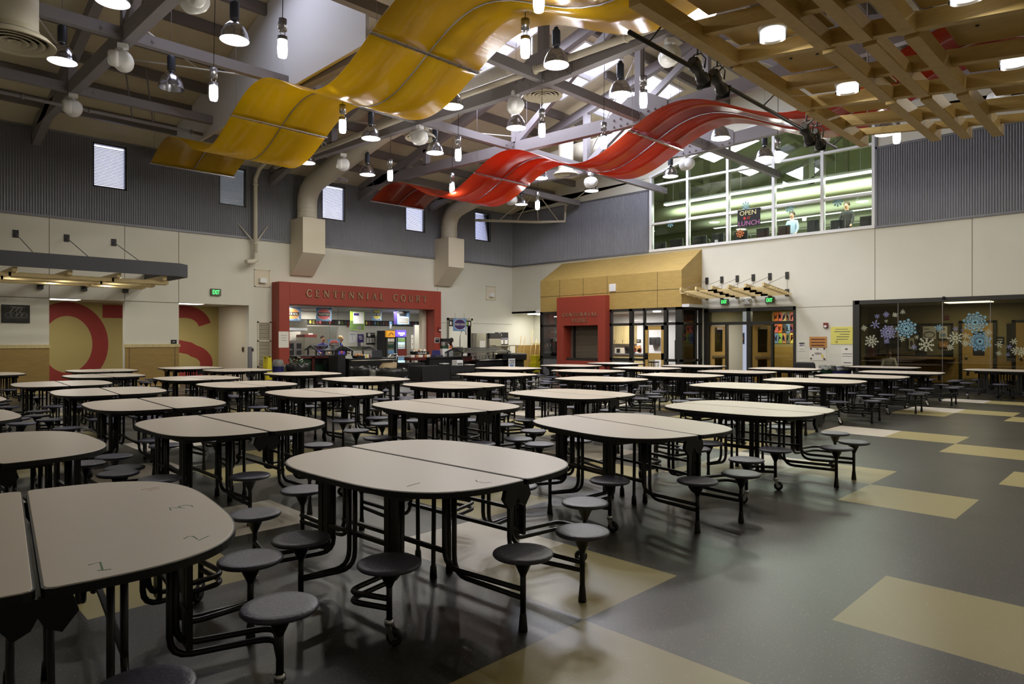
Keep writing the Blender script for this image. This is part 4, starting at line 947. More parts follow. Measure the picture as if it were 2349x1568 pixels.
# chalk-art border
a0=onY(660,740,YK)[0]; b0=onY(962,740,YK)[0]; t=thing('menu_border',((a0+b0)/2,YK,2.25),'strip of dark chalk-art menu tiles along the kitchen back wall','wall border')
MB().box(a0,b0,YK-.03,YK,2.26,2.52).build('backing','darkwall',t); cols=['paper','ylw','lime','pink','greylid','redd','skyblue']
rnd=random.Random(3); n=44
for i in range(n):
    x=a0+(b0-a0)*(i+.5)/n; w=(b0-a0)/n*.34; mm=rnd.choice(cols); m=MB()
    if i%3==0: m.prism(arc(x,2.39,w,.09,0,330,10),'y',YK-.034,YK-.03)
    elif i%3==1:
        for q in range(3): m.box(x-w,x+w*rnd.uniform(.2,1),YK-.034,YK-.03,2.31+q*.06,2.335+q*.06)
    else: stroke(m,[(x-w,2.32),(x,2.46),(x+w,2.34),(x+w*.4,2.3)],.025,lambda X,Z,d:(X,YK-.03-d,Z),0,.004)
    m.build('chalk_drawing',mm,t)
def bubble(px,Y,word,oval,label,band='ink',bg='skyblue'):
    o=poster_y('hanging_sign',px,Y,bg,label,'sign',[('O',.05,.95,.1,.95,'paper'),('O',.075,.925,.125,.925,oval),(None,.09,.91,.38,.66,band),(word,.13,.87,.43,.61,'paper')],t=.02,group=None)
    a,b,z0,z1=yrect(*px,Y); MB().prism([(b-.22*(b-a),z0+.16*(z1-z0)),(b-.05*(b-a),z0+.03*(z1-z0)),(b-.12*(b-a),z0+.25*(z1-z0))],'y',Y-.03,Y-.02).build('speech_tail','paper',o)
    m=MB()
    for q in (.15,.85): m.tube([(a+(b-a)*q,Y-.01,z1),(a+(b-a)*q,Y-.01,max(z1+.05,2.9 if Y>YL else z1+.25))],.006,5)
    m.build('hanger',  'steel',o); return o
bubble((645,690,705,735),25.6,'HONOR ROLL','orange','blue hanging sign reading HONOR ROLL on an orange speech bubble')
bubble((725,760,706,736),25.6,'TRADITIONS','pink','blue hanging sign reading TRADITIONS on a red speech bubble')
bubble((853,875,707,735),26.2,'FAST TAKES','ylw','blue hanging sign reading FAST TAKES on a yellow speech bubble')
o=bubble((1039,1069,730,759),YL-.03,'PERFORM','deep','blue sign reading PERFORM on a purple speech bubble by the door','deep')
o=bubble((752,779,778,801),23.6,'THRIVE','pink','blue sign reading THRIVE standing on the food bar glass roof')
o=poster_y('campus_poster',(803,836,714,757),25.8,'lime','green bordered poster of a campus lawn hanging in the kitchen opening','poster',[(None,.2,.95,.03,.97,'white'),(None,.2,.95,.03,.35,'leaf'),(None,.25,.6,.78,.9,'purple'),(None,.45,.8,.05,.2,'greylid'),(None,.0,.2,.0,.5,'leaf')])
o=poster_y('graduation_poster',(903,939,709,744),25.8,'skyblue','blue poster of a graduation cap over stacked books','poster',[(None,.28,.95,.05,.5,'paper'),(None,.35,.8,.55,.8,'ink'),(None,.3,.9,.12,.15,'ink'),(None,.34,.92,.24,.27,'ink'),(None,.32,.9,.36,.39,'ink'),(None,.0,.2,.0,1,'purple')])
a,b,z0,z1=yrect(903,939,709,744,25.8); MB().prism([(a+.1*(b-a),z0+.78*(z1-z0)),(a+.55*(b-a),z0+.92*(z1-z0)),(b-.1*(b-a),z0+.8*(z1-z0)),(a+.5*(b-a),z0+.66*(z1-z0))],'y',25.77,25.785).build('cap_drawing','ink',o)
poster_y('menu_board',(840,860,763,790),YK,'ink','black menu board with three white sheets on the kitchen wall','poster',[('O',.15,.5,.68,.98,'paper'),(None,.05,.3,.14,.58,'paper'),(None,.36,.62,.14,.58,'paper'),(None,.68,.94,.14,.58,'paper'),('THE MENU',.55,.92,.85,.92,'paper')])
poster_y('purple_poster',(820,834,766,794),YK,'purple','narrow purple poster with white lines on the kitchen wall','poster',[(None,.15,.7,.8,.86,'paper'),(None,.2,.8,.68,.74,'paper'),(None,.3,.8,.56,.62,'paper'),(None,.05,.45,.05,.3,'greylid'),(None,.5,.95,.03,.32,'paper')])
poster_y('bottle_poster',(867,883,765,795),YK,'darkwall','charcoal poster with a bottle-shaped block of writing','poster',[('O',.15,.85,.1,.8,'greylid'),(None,.3,.7,.66,.7,'paper'),(None,.25,.75,.54,.57,'paper'),(None,.25,.75,.42,.45,'paper'),(None,.25,.75,.3,.33,'paper')])
poster_y('white_notice',(800,817,761,786),YK,'white','plain white notice sheet on the kitchen wall','poster',[(None,.15,.85,.75,.8,'greylid'),(None,.48,.5,.2,.65,'greylid')])
poster_y('exit_notice',(804,822,748,758),YK,'white','small white box sign with a red strip under the campus poster','sign',[(None,.35,.7,.35,.6,'redd')],t=.05)
a,b,z0,z1=yrect(795,799,744,750,YK); solo('fire_alarm',MB().box(a,b,YK-.05,YK,z0,z1),'redd','small red fire alarm high on the kitchen wall','fire alarm')
# hood, oven stack
a,b,z0,z1=yrect(655,704,738,758,26.6); t=thing('range_hood',((a+b)/2,27,z0),'pale steel range hood at the left of the kitchen','range hood')
MB().box(a,b,26.6,28.4,z0+.12,z1+.1).build('hood_body','stain',t); MB().box(a-.02,b+.02,26.58,28.4,z0,z0+.12).build('light_rail','white',t); MB().box(a,b,26.7,28.4,z0-.02,z0).build('filter_underside','dark',t)
a,b,z0,z1=yrect(655,693,781,822,26.8); t=thing('double_oven',((a+b)/2,27,0),'stainless double oven under the range hood','oven'); MB().box(a,b,26.8,28.2,0,z1).build('oven_body','stain',t)
for k,(p,q) in enumerate(((663,672),(681,691))):
    for (y0,y1) in ((787,799),(803,815)):
        c,d,e,f=yrect(p,q,y0,y1,26.8); MB().box(c,d,26.78,26.8,e,f).build('oven_window','dark',t)
MB().box(a+.85*(b-a)*.5,a+.95*(b-a)*.5,26.77,26.8,z0,z1-.1).build('control_strip','blackp',t)
a,b,z0,z1=yrect(699,726,767,822,27.6); t=thing('steel_cabinet',((a+b)/2,27.8,0),'tall steel holding cabinet with dark control strip','cabinet'); MB().box(a,b,27.6,28.4,0,z1-.12).build('cabinet_body','stain',t); MB().box(a,b,27.58,28.4,z1-.12,z1).build('control_panel','redd',t); MB().box(a+.2,b-.15,27.65,28.2,z1,z1+.06).build('tray','white',t)
# drink coolers
for k,(px,tm,bm2,lab) in enumerate((((886,905,758,818),'gold','dark','glass door drink cooler with a yellow header'),((909,930,757,818),'violet','blackp','black glass door drink cooler with a glowing violet header'))):
    a,b,z0,z1=yrect(*px,27.2); t=thing('drink_cooler',((a+b)/2,27.5,0),lab,'refrigerator'); h=z1
    m=MB(); m.box(a,b,27.25,28.0,0,h); m.build('cabinet','blackp',t); MB().box(a,b,27.15,27.3,h-.32,h).build('header',tm,t)
    if k: 
        m=MB(); q0=a+.15*(b-a); w_=.7*(b-a); stroke(m,[(q0+w_*i/24,h-.16+.05*math.sin(i*1.5)) for i in range(25)],.03,lambda x,y,d:(x,27.15-d,y),0,.006); m.box(a+.35*(b-a),b-.35*(b-a),27.14,27.15,h-.27,h-.24); m.build('header_logo','wglow',t)
    else: m=MB(); stroke(m,[(a+.2*(b-a),h-.25),(a+.5*(b-a),h-.1),(a+.8*(b-a),h-.2)],.04,lambda x,y,d:(x,27.15-d,y),0,.006); m.build('header_logo','redd',t)
    MB().box(a+.06*(b-a),b-.06*(b-a),27.2,27.21,.12,h-.36).build('lit_interior','coolglow' if k else 'coolglow2',t)
    for j in range(5):
        zz=.25+j*.3; MB().box(a+.07*(b-a),b-.07*(b-a),27.16,27.2,zz,zz+.02).build('wire_shelf','alum',t)
        for q in range(6):
            x=a+(b-a)*(.14+.145*q); MB().lathe([(.03,0),(.03,.14),(.012,.18),(.012,.2),(0,.2)],(x,27.17,zz+.02),8).build('bottle',['lime','white','skyblue','grn','paper'][(j+k)%5],t)
    m=MB()
    for c,d in ((a,a+.07*(b-a)),(b-.07*(b-a),b)): m.box(c,d,27.12,27.15,.1,h-.34)
    m.box(a,b,27.12,27.15,h-.37,h-.33); m.build('door_frame','blackp',t)
poster_y('cardboard_sign',(893,899,737,753),26.,'skyblue','small hanging bottle-shaped menu tag left of the graduation poster','sign',[(None,.15,.85,.0,.6,'paper')])
poster_y('cookie_poster',(943,951,768,800),27.,'paper','pale poster with brown dots at the right of the coolers','poster',[(None,.2,.35,.7,.8,'redd'),(None,.6,.75,.5,.6,'redd'),(None,.3,.45,.3,.4,'redd')])
struct(MB().box(*(yrect(951,966,741,830,26.9)[:2]),26.9,27.0,0,2.3).build('trim_2','wall'))
# ---------- serving counters in and before the portal
def counter(px,Y,dy,label,top='blackp',body='blackp',extra=None):
    a,b,z0,z1=yrect(*px,Y); t=thing('serving_counter',((a+b)/2,Y+dy/2,0),label,'counter','black serving counters')
    MB().box(a+.04,b-.04,Y+.04,Y+dy-.04,.12,z1-.06).build('counter_body',body,t); MB().box(a,b,Y,Y+dy,z1-.06,z1).build('counter_top',top,t)
    for x in (a+.12,b-.12):
        for y in (Y+.12,Y+dy-.12): MB().lathe([(.05,0),(.05,.12)],(x,y,0),10).build('caster','black',t)
    return t,a,b,z1
def rail(a,b,Y,z,t,m='stain'):
    mb=MB(); mb.tube([(a,Y,z),(b,Y,z)],.025,8)
    for x in (a+.1,(a+b)/2,b-.1): mb.tube([(x,Y,z),(x,Y+.25,z-.02)],.018,6)
    mb.build('tray_rail',m,t)
t,a,b,z=counter((676,757,815,862),23.75,.8,'black serving counter with maroon framed glass front inside the portal')
for c in (a,(a+b)/2-.04,b-.08): MB().box(c,c+.09,23.70,23.76,.1,z-.05).build('front_post','maroon',t)
MB().box(a,b,23.70,23.76,z-.11,z-.03).build('front_rail','maroon',t); MB().box(a,b,23.72,23.75,.12,z-.1).build('glass_front','glass',t)
MB().box(a+.1,(a+b)/2-.1,23.76,23.79,.15,.8).box((a+b)/2+.1,b-.15,23.76,23.79,.15,.6).build('inner_panel','grn',t)
def foodbar(px0,px1,pyr,pye,pyc,Y,dy,label,screen=None):
    """peaked glass canopy on posts over a counter: ridge at pyr, eave at pye, counter top at pyc"""
    a,b,zc,zr=yrect(px0,px1,pyr,pyc,Y); ze=onY((px0+px1)/2,pye,Y)[1]
    t=thing('food_bar_canopy',((a+b)/2,Y+dy/2,zc),label,'food bar canopy','peaked food bar canopies')
    for s,e in ((a,a+.05),(b-.05,b)):
        MB().prism([(Y-.12,ze),(Y+dy/2,zr),(Y+dy+.12,ze),(Y+dy+.12,ze-.05),(Y+dy/2,zr-.07),(Y-.12,ze-.05)],'x',s,e).build('gable_frame','blackp',t)
    m=MB(); m.add([(a,Y-.12,ze-.01),(b,Y-.12,ze-.01),(b,Y+dy/2,zr-.01),(a,Y+dy/2,zr-.01)],[(0,1,2,3)]); m.add([(a,Y+dy+.12,ze-.01),(b,Y+dy+.12,ze-.01),(b,Y+dy/2,zr-.01),(a,Y+dy/2,zr-.01)],[(0,1,2,3)]); m.build('roof_pane','smoke',t,recalc=False)
    MB().box(a,b,Y-.13,Y-.10,ze-.03,ze).box(a,b,Y+dy/2-.02,Y+dy/2+.02,zr-.03,zr).build('edge_rail','alum',t)
    for x in (a+.05,b-.1):
        for y in (Y,Y+dy-.05): MB().box(x,x+.05,y,y+.05,zc,ze).build('post','blackp',t)
    MB().box(a+.1,b-.1,Y+.0,Y+.01,zc,ze-.12).build('sneeze_guard','glass',t)
    return t,a,b,zc,ze,zr
foodbar(722,768,791,801,814,23.8,.7,'small peaked food bar canopy inside the portal beside the THRIVE sign')
foodbar(805,862,794,802,815,24.2,.9,'long peaked food bar canopy with bright glass roof inside the portal')
foodbar(1058,1168,797,807,827,21.6,1.0,'largest peaked food bar canopy, before the wall by the room corner')
# register kiosk with peaked hood and violet screen
a,b,z0,z1=yrect(770,798,792,868,22.4); t=thing('register_kiosk',((a+b)/2,22.7,0),'black kiosk with peaked hood and a small violet screen','kiosk')
zs=onY(784,803,22.4)[1]; zt2=onY(784,815,22.4)[1]
MB().box(a+.1,b-.1,22.4,23.1,0.06,zt2).build('cabinet','blackp',t); MB().prism([(a-.1,zs),((a+b)/2,z1),(b+.1,zs),(b+.1,zs-.05),((a+b)/2,z1-.14),(a-.1,zs-.05)],'y',22.35,23.15).prism([(a,zs-.03),((a+b)/2,z1-.06),(b,zs-.03)],'y',22.4,22.43).build('peaked_hood','blackp',t)
MB().box(a+.02,b-.02,22.42,22.5,zt2,zs).build('screen_housing','blackp',t); MB().box(a+.12,b-.12,22.405,22.42,zt2+.04,zs-.03).build('screen','screen',t); MB().lathe([(0,-.01),(.06,-.008),(.06,0)],((a+b)/2,22.405,(zt2+zs)/2+.02),10,0,True,'y').build('screen_portrait','pink',t)
t,a,b,z=counter((800,905,821,868),22.3,.9,'black serving counter in front of the drink coolers'); rail(a,b,22.15,z-.08,t)
t2,a2,b2,z2=counter((1092,1178,823,850),21.6,1.0,'long black serving counter under the largest food bar canopy'); rail(a2,b2,21.4,z2-.03,t2)
t3,a3,b3,z3=counter((985,1090,818,845),22.,.9,'black serving counter with snack baskets at the portal right leg')
# laptop / monitors
def laptop(px,Y,z,label,m='scrgrey'):
    a,b,z0,z1=yrect(*px,Y); z0=z; t=thing('laptop_computer',((a+b)/2,Y,z0),label,'laptop','open laptops on the counters'); MB().box(a,b,Y-.02,Y+.26,z0,z0+.02).build('keyboard_base','blackp',t); MB().prism([(a,z0+.02),(b,z0+.02),(b-.03,z1),(a+.02,z1)],'y',Y-.03,Y-.01).build('lid',m,t); return t
laptop((852,876,803,820),22.5,z,'open laptop with dark grey lid on the counter before the coolers'); laptop((990,1010,803,818),22.2,z3,'open laptop with blue lid on the counter at the portal leg','blue')
laptop((997,1016,818,833),20.3,.95,'open laptop with black lid on the black clothed table')
# black clothed tables
def cloth_table(px,Y,dy,label,z0=.1):
    a,b,_,z1=yrect(*px,Y); t=thing('clothed_table',((a+b)/2,Y+dy/2,0),label,'table','black clothed tables')
    m=MB(); m.box(a,b,Y,Y+dy,z1-.02,z1); N=30
    def wallp(P,Q):
        vs=[];fs=[]
        d=Vector(Q)-Vector(P); nrm=Vector((d.y,-d.x,0)).normalized()
        for i in range(N+1):
            p=Vector(P)+d*(i/N); o=nrm*(.02+.025*math.sin(i*1.7)); vs+= [(p.x,p.y,z1),(p.x+o.x,p.y+o.y,z0)]
        for i in range(N): fs.append((2*i,2*i+1,2*i+3,2*i+2))
        m.add(vs,fs,0,True)
    wallp((a,Y,0),(b,Y,0)); wallp((b,Y,0),(b,Y+dy,0)); wallp((b,Y+dy,0),(a,Y+dy,0)); wallp((a,Y+dy,0),(a,Y,0)); m.build('tablecloth','cloth',t,recalc=False)
    for x in (a+.1,b-.1):
        for y in (Y+.1,Y+dy-.1): MB().tube([(x,y,0),(x,y,z1-.03)],.02,8).build('leg','blackp',t)
    return t,a,b,z1
cloth_table((968,1032,839,872),19.9,.8,'black clothed table with a short side facing the stool tables',.0)
_,ca,cb,cz=cloth_table((1033,1088,838,862),19.9,.8,'black clothed table with a raised front hem and napkin boxes',.3)
cloth_table((935,975,832,860),21.0,.7,'small black clothed table behind the white lidded bin',.25)
# things on the clothed table
a,b,z0,z1=yrect(1048,1062,828,840,20.1); o=solo('napkin_box',MB().box(a,b,20.1,20.4,cz,cz+(z1-z0)),'white','white napkin box on the black clothed table','box'); MB().box(a+.03,b-.03,20.09,20.1,cz+.03,cz+.1).build('napkin_slot','greylid',o)
a,b,z0,z1=yrect(1015,1032,830,839,20.1); o=thing('utensil_tray',((a+b)/2,20.2,cz),'low black tray with white napkins on the clothed table','tray'); MB().box(a,b,20.05,20.4,cz,cz+.07).build('tray','blackp',o); MB().box(a+.04,b-.04,20.1,20.35,cz+.07,cz+.10).build('napkin','white',o)
a,b,z0,z1=yrect(1076,1088,832,838,20.1); solo('paper_stack',MB().box(a,b,20.05,20.4,cz,cz+.02),'paper','loose white paper sheets at the corner of the clothed table','paper')
# baskets of snacks and condiment jars
def basket(px,Y,z,lab,txt=None,cols=('paper','kraft','orange')):
    a,b,z0,z1=yrect(*px,Y); t=thing('snack_basket',((a+b)/2,Y+.15,z),lab,'basket'); h=max(.08,(z1-z0)*.6)
    MB().prism([(a+.04,z),(b-.04,z),(b,z+h),(a,z+h)],'y',Y,Y+.35).build('basket','blackp',t); r=random.Random(int(px[0]))
    for i in range(9):
        x=a+(b-a)*(i+.5)/9; MB().lathe([(0,-.05),(.045,-.02),(.05,.02),(.03,.05),(0,.055)],(x,Y+.1+.05*(i%3),z+h+.03*(i%2)),8).build('snack_item',r.choice(cols),t)
    if txt: text_mb(txt,'y',a+.2*(b-a),b-.2*(b-a),z+.03,z+h-.03,Y,.006).build('lettering','paper',t)
basket((952,985,816,829),20.9,.98,'black snack basket lettered GRAB on the small clothed table','GRAB'); basket((818,838,820,830),22.35,z,'basket of pale rolls on the serving counter'); 
for i in range(8):
    x,_=onY(828+i*4,812,22.6); t_=tag(MB().lathe([(.04,0),(.04,.09),(.03,.10),(.03,.14),(0,.145)],(x,22.6,z),10).build('condiment_jar',['paper','redd','white','ylw'][i%4]),'small condiment jar in the row on the serving counter, %s from the left'%ORD[i],'jar','condiment jars before the coolers')
for i in range(12):
    x,_=onY(946+i*4.6,812-i*.35,22.3); tag(MB().lathe([(.035,0),(.04,.11),(0,.11)],(x,22.35,z3 if x>a3 else z3),10).build('drink_cup',['paper','paper','redd','kraft'][i%4]),'small drink carton in the row along the portal counter, %s from the left'%ORD[i],'cup','cartons on the portal counter')
MBt=thing('carton_ledge',(onY(946,818,22.3)[0],22.4,z3-.1),'narrow maroon ledge carrying the carton row','shelf'); A0=onY(940,818,22.3)[0]; MB().box(A0,a3+.0,22.2,22.7,z3-.12,z3).build('ledge_board','maroon',MBt); 
for x in (A0+.1,a3-.15): MB().box(x,x+.06,22.4,22.46,0,z3-.12).build('leg','blackp',MBt)
# white pump dispensers
for i,px in enumerate((1085,1097,1103,1118)):
    x,_=onY(px,820,21.75); t=thing('pump_dispenser',(x,21.75,z2),'white pump dispenser on the long counter, %s from the left'%ORD[i],'dispenser','white sauce pumps'); MB().lathe([(.07,0),(.07,.03),(.025,.05),(.02,.16),(0,.16)],(x,21.75,z2),12).build('pump_body','white',t); MB().box(x-.10,x+.10,21.72,21.78,z2+.16,z2+.185).build('pump_arm','white',t)
# drink machine
a,b,z0,z1=yrect(1012,1036,776,820,22.8); t=thing('drink_machine',((a+b)/2,23,z3),'two tank juice machine with green and orange tanks beside the portal','drink machine'); w=b-a
MB().box(a,b,22.7,23.3,z3,z3+.34).build('machine_base','white',t); MB().box(a,b,22.7,23.3,z1-.15,z1).build('machine_lid','blackp',t)
MB().box(a+.02,a+w*.6,22.75,23.25,z3+.34,z1-.32).build('tank','grn',t); MB().box(a+w*.62,b-.02,22.75,23.25,z3+.34,z1-.32).build('tank','orange2',t); MB().box(a+.02,b-.02,22.76,23.24,z1-.32,z1-.15).build('tank_top','lens',t)
for q in (.5,.9): MB().tube([(a+w*q,22.7,z3+.55),(a+w*q,22.62,z3+.5),(a+w*q,22.62,z3+.38)],.025,8).build('tap','white',t)
# door opening at the wall by PERFORM, and what stands inside
struct(MB().box(19.3,19.4,YL-.04,YL+.24,0,2.56).box(20.75,20.85,YL-.04,YL+.24,0,2.56).box(19.3,20.85,YL-.04,YL+.24,2.46,2.56).build('trim_3','stain'))
MB_=thing('menu_strip',(20.05,YL,2.2),'dark chalk-art strip over the small kitchen doorway','wall border'); MB().box(19.4,20.75,YL-.02,YL+.02,2.18,2.46).build('backing','darkwall',MB_)
for i,x in enumerate((19.47,19.62,20.45,20.6)): MB().box(x,x+.1,YL-.024,YL-.02,2.24,2.4).build('chalk_drawing',['paper','greylid','lime','paper'][i],MB_)
a,b,z0,z1=yrect(1022,1080,788,800,24.2); t=thing('dish_window_counter',((a+b)/2,24.4,0),'steel counter inside the small kitchen doorway','counter'); MB().box(19.45,20.7,24.0,24.8,.9,1.22).build('counter_top','stain',t); MB().box(19.5,20.65,24.05,24.75,0,.9).build('counter_body','stain',t)
x,_=onY(1064,775,24.9); o=MB().tube([(x-.25,24.9,1.22),(x-.25,24.9,1.75),(x-.15,24.9,2.0),(x,24.9,2.06),(x+.12,24.9,1.98),(x+.15,24.9,1.8)],.022,8).build('sprayer_faucet','stain'); tag(o,'arched steel sprayer faucet inside the small kitchen doorway','faucet')
person((onY(1049,790,24.4)[0]-.1,25.2,0),.3,'shirt','hair','person with dark hair bending over the sink in the small doorway',.55,(.5,.5))
person((onY(738,790,25.4)[0],25.4,0),-.2,'shirt','hair','kitchen worker in purple shirt with short dark hair behind the food bar',.25,(.5,.5)); person((onY(772,790,25.2)[0],25.2,0),.5,'shirt','hairb','kitchen worker in purple shirt with blond hair behind the kiosk',.3,(.5,.5),female=True)
# steel doors and menu board by the corner
a,b,z0,z1=yrect(1082,1108,764,820,YL); t=thing('steel_locker',((a+b)/2,YL-.3,0),'grey steel roll-up cabinet on the wall by the doorway','cabinet'); MB().box(a,b,YL-.35,YL-.01,0,z1).build('cabinet_body','stain',t); MB().box((a+b)/2-.18,(a+b)/2+.18,YL-.36,YL-.35,z1-.75,z1-.35).build('paper_notice','paper',t)
a,b,z0,z1=yrect(1108,1135,764,820,YL); t=thing('proofer_cabinet',((a+b)/2,YL-.3,0),'grey steel cabinet with a black digital control head','cabinet'); MB().box(a,b,YL-.45,YL-.01,0,z1-.26).build('cabinet_body','stain',t); MB().box(a,b,YL-.47,YL-.01,z1-.26,z1).build('control_head','blackp',t)
for q in (.25,.5,.8): MB().box(a+(b-a)*q,a+(b-a)*q+.05,YL-.475,YL-.47,z1-.16,z1-.11).build('control_light','redd',t)
a,b,z0,z1=yrect(1135,1165,762,791,YL-.3); t=thing('menu_stand',((a+b)/2,YL-.3,1.1),'black menu board with a white bubble and three sheets by the room corner','menu board'); MB().box(a,b,YL-.33,YL-.3,z0,z1).build('board','ink',t)
MB().prism(arc(a+(b-a)*.33,z1-(z1-z0)*.2,(b-a)*.17,(z1-z0)*.17,0,340,20),'y',YL-.335,YL-.33).build('bubble','paper',t)
for q in (.06,.38,.70): MB().box(a+(b-a)*q,a+(b-a)*(q+.25),YL-.334,YL-.33,z0+.05,z0+(z1-z0)*.55).build('sheet','paper',t); MB().box(a+(b-a)*(q+.03),a+(b-a)*(q+.22),YL-.338,YL-.334,z0+(z1-z0)*.42,z0+(z1-z0)*.52).build('sheet_heading','purple',t)
a,b,_,z1=yrect(1128,1180,791,800,YL-.4); t=thing('steel_work_table',((a+b)/2,YL-.4,0),'dark narrow work table under the menu board','table'); MB().box(a,b,YL-.7,YL-.02,z1-.05,z1).build('table_top','stain',t)
for x in (a+.05,b-.05):
    for y in (YL-.65,YL-.1): MB().tube([(x,y,0),(x,y,z1-.05)],.02,8).build('leg','stain',t)
# tall black cart at the end of the long counter, and white notice sign
a,b,z0,z1=yrect(1168,1206,810,856,21.2); t=thing('black_cart',((a+b)/2,21.5,0),'boxy black plastic cart at the end of the long counter','cart'); MB().box(a+.15,b-.1,21.2,21.9,.1,z1-.3).build('cart_body','blackp',t,bevel=.03); MB().box(a,b,21.1,22.0,z1-.32,z1).build('cart_lid','blackp',t,bevel=.06)
for x in (a+.25,b-.2): MB().lathe([(.06,-.02),(.06,.02)],(x,21.3,.06),12,0,True,'y').build('wheel','black',t)
o=poster_y('cafe_sign',(1166,1181,822,842),20.9,'white','small white standing sign lettered CAFE before the long counter','sign',[('CAFE',.12,.88,.42,.68,'ink'),('O',.2,.75,.05,.35,'skyblue'),(None,.1,.9,.78,.84,'ink')],t=.02)
o.location.z-=0; a,b,z0,z1=yrect(1166,1181,822,842,20.9); MB().box((a+b)/2-.03,(a+b)/2+.03,20.9,20.93,0,z0+.02).box(a,b,20.8,21.05,0,.02).build('sign_post','blackp',o)
# bins
def bin_(px,Y,m,label,liner=None,lid=None):
    a,b,z0,z1=yrect(*px,Y); t=thing('waste_bin',((a+b)/2,Y+(b-a)/2,0),label,'bin'); c=((a+b)/2,Y+(b-a)/2,0); r=(b-a)/2; h=z1
    MB().lathe([(0,0),(r*.78,0),(r*.8,.02),(r*.96,h-.05),(r*1.0,h-.03),(r*1.0,h),(r*.93,h),(r*.78,.1),(0,.1)],c,24).build('bin_body',m,t)
    if liner:
        mb=MB(); pr=[(r*.92,h-.2),(r*.97,h+.01),(r*1.04,h+.01),(r*1.07,h-.1),(r*1.03,h-.28)]
        mb.lathe(pr,c,40); 
        mb.v=[(v[0]+.02*math.sin(37*v[0]+91*v[2])*1,v[1]+.02*math.sin(53*v[1]+17*v[0]),v[2]+.025*math.sin(29*(v[0]+v[1]))) for v in mb.v]; mb.build('bin_liner',liner,t,recalc=False)
    if lid: MB().lathe([(r*1.04,h-.03),(r*1.04,h+.04),(r*.85,h+.16),(r*.7,h+.2),(0,h+.2)],c,20).build('bin_lid',lid,t)
    return t
bin_((631,656,838,880),21.6,'blue','blue recycling bin with grey lid beside the red portal',None,'greylid'); bin_((655,672,839,880),21.9,'grn','narrow green bin with a clear liner between the blue bin and the black lined bin','clearbag')
bin_((671,714,836,885),21.2,'blackp','bin with black liner before the plant and maroon counter','bag'); bin_((823,874,843,890),20.9,'blackp','black lined bin in front of the serving counter','bag')
bin_((861,892,849,890),20.4,'blackp','bin with a shiny clear liner between two black lined bins','clearbag'); bin_((890,946,847,895),19.6,'blackp','largest black lined bin left of the clothed tables','bag')
bin_((881,929,843,890),22.0,'paper','white bin with a domed tan lid behind the lined bins',None,'tanlid')
# plant among the bins
x,_=onY(686,825,22.6); t=thing('potted_plant',(x,22.6,0),'leafy potted plant between the portal leg and maroon counter','plant'); MB().lathe([(0,0),(.18,0),(.24,.42),(.26,.44),(.2,.45),(0,.4)],(x,22.6,0),16).build('pot','blackp',t)
m=MB(); r=random.Random(5)
for i in range(60):
    a_=r.uniform(0,2*PI); l=r.uniform(.1,.42); zz=.5+r.uniform(.0,.45); c=Vector((x+l*math.cos(a_),22.6+l*math.sin(a_),zz)); d=Vector((math.cos(a_),math.sin(a_),r.uniform(-.3,.5)))*.09; s=Vector((-math.sin(a_),math.cos(a_),0))*.035
    m.add([c-d,c+s,c+d,c-s],[(0,1,2,3)])
m.build('foliage','leaf',t,recalc=False); m=MB()
for i in range(8): a_=i*.8; m.tube([(x,22.6,.4),(x+.2*math.cos(a_),22.6+.2*math.sin(a_),.75)],.008,5)
m.build('stem','leaf',t)
# folding gate / tray cart by the coolers
a,b,z0,z1=yrect(900,940,812,862,22.9); t=thing('tray_cart',((a+b)/2,23,0),'chrome tray cart with curved handle in front of the coolers','cart')
m=MB(); 
for y in (22.6,23.1): m.tube([(a,y,.08),(a,y,z1-.12),(a+.06,y,z1-.02),(a+.15,y,z1),(b-.15,y,z1),(b-.05,y,z1-.03),(b,y,z1-.12),(b,y,.08)],.02,8)
m.build('tube_frame','chrome',t); 
for zz in (.35,.85): MB().box(a,b,22.6,23.1,zz,zz+.03).build('cart_shelf','stain',t)
for x in (a,b):
    for y in (22.6,23.1): MB().lathe([(.05,-.015),(.05,.015)],(x,y,.05),10,0,True,'y').build('wheel','black',t)
MB().box(a+.05,a+.5,22.58,22.6,.9,1.2).build('hanging_sign','redd',t)
# ---------- alcove in the room corner with mops
struct(MB().box(XR+.22,XR+1.7,YL+.02,YL+.2,0,2.9).build('wall_alcove_left','wall')); struct(MB().box(XR+1.6,XR+1.75,20.1,YL+.1,0,2.9).build('wall_alcove','wall')); struct(MB().box(XR,XR+1.75,20.1,YL+.1,2.86,2.95).build('ceiling_alcove','gyp'))
struct(MB().box(XR+1.57,XR+1.6,20.3,YL+.0,0,1.28).box(XR+.22,XR+1.6,YL-.01,YL+.02,0,1.28).build('baseboard_alcove','panel')); struct(MB().box(XR+1.55,XR+1.6,20.3,YL+.0,1.28,1.38).build('trim_4','cap'))
o=solo('alcove_strip_light',MB().box(XR+.5,XR+.75,20.7,22.9,2.81,2.86),'tubeglow','glowing strip light under the head of the corner alcove','ceiling light')
def stick(p,q,r,m,lab,head=None):
    t=thing('mop',Vector(p),lab,'mop','mops leaning in the corner alcove'); MB().tube([p,q],r,8).build('handle',m,t)
    if head: MB().lathe([(0,0),(.12,.0),(.09,.12),(.03,.2),(0,.2)],p,12).build('mop_head',head,t)
A=[((1191,858),(1190,768)),((1195,858),(1197,775)),((1200,858),(1201,770)),((1206,858),(1207,777)),((1211,858),(1213,775))]
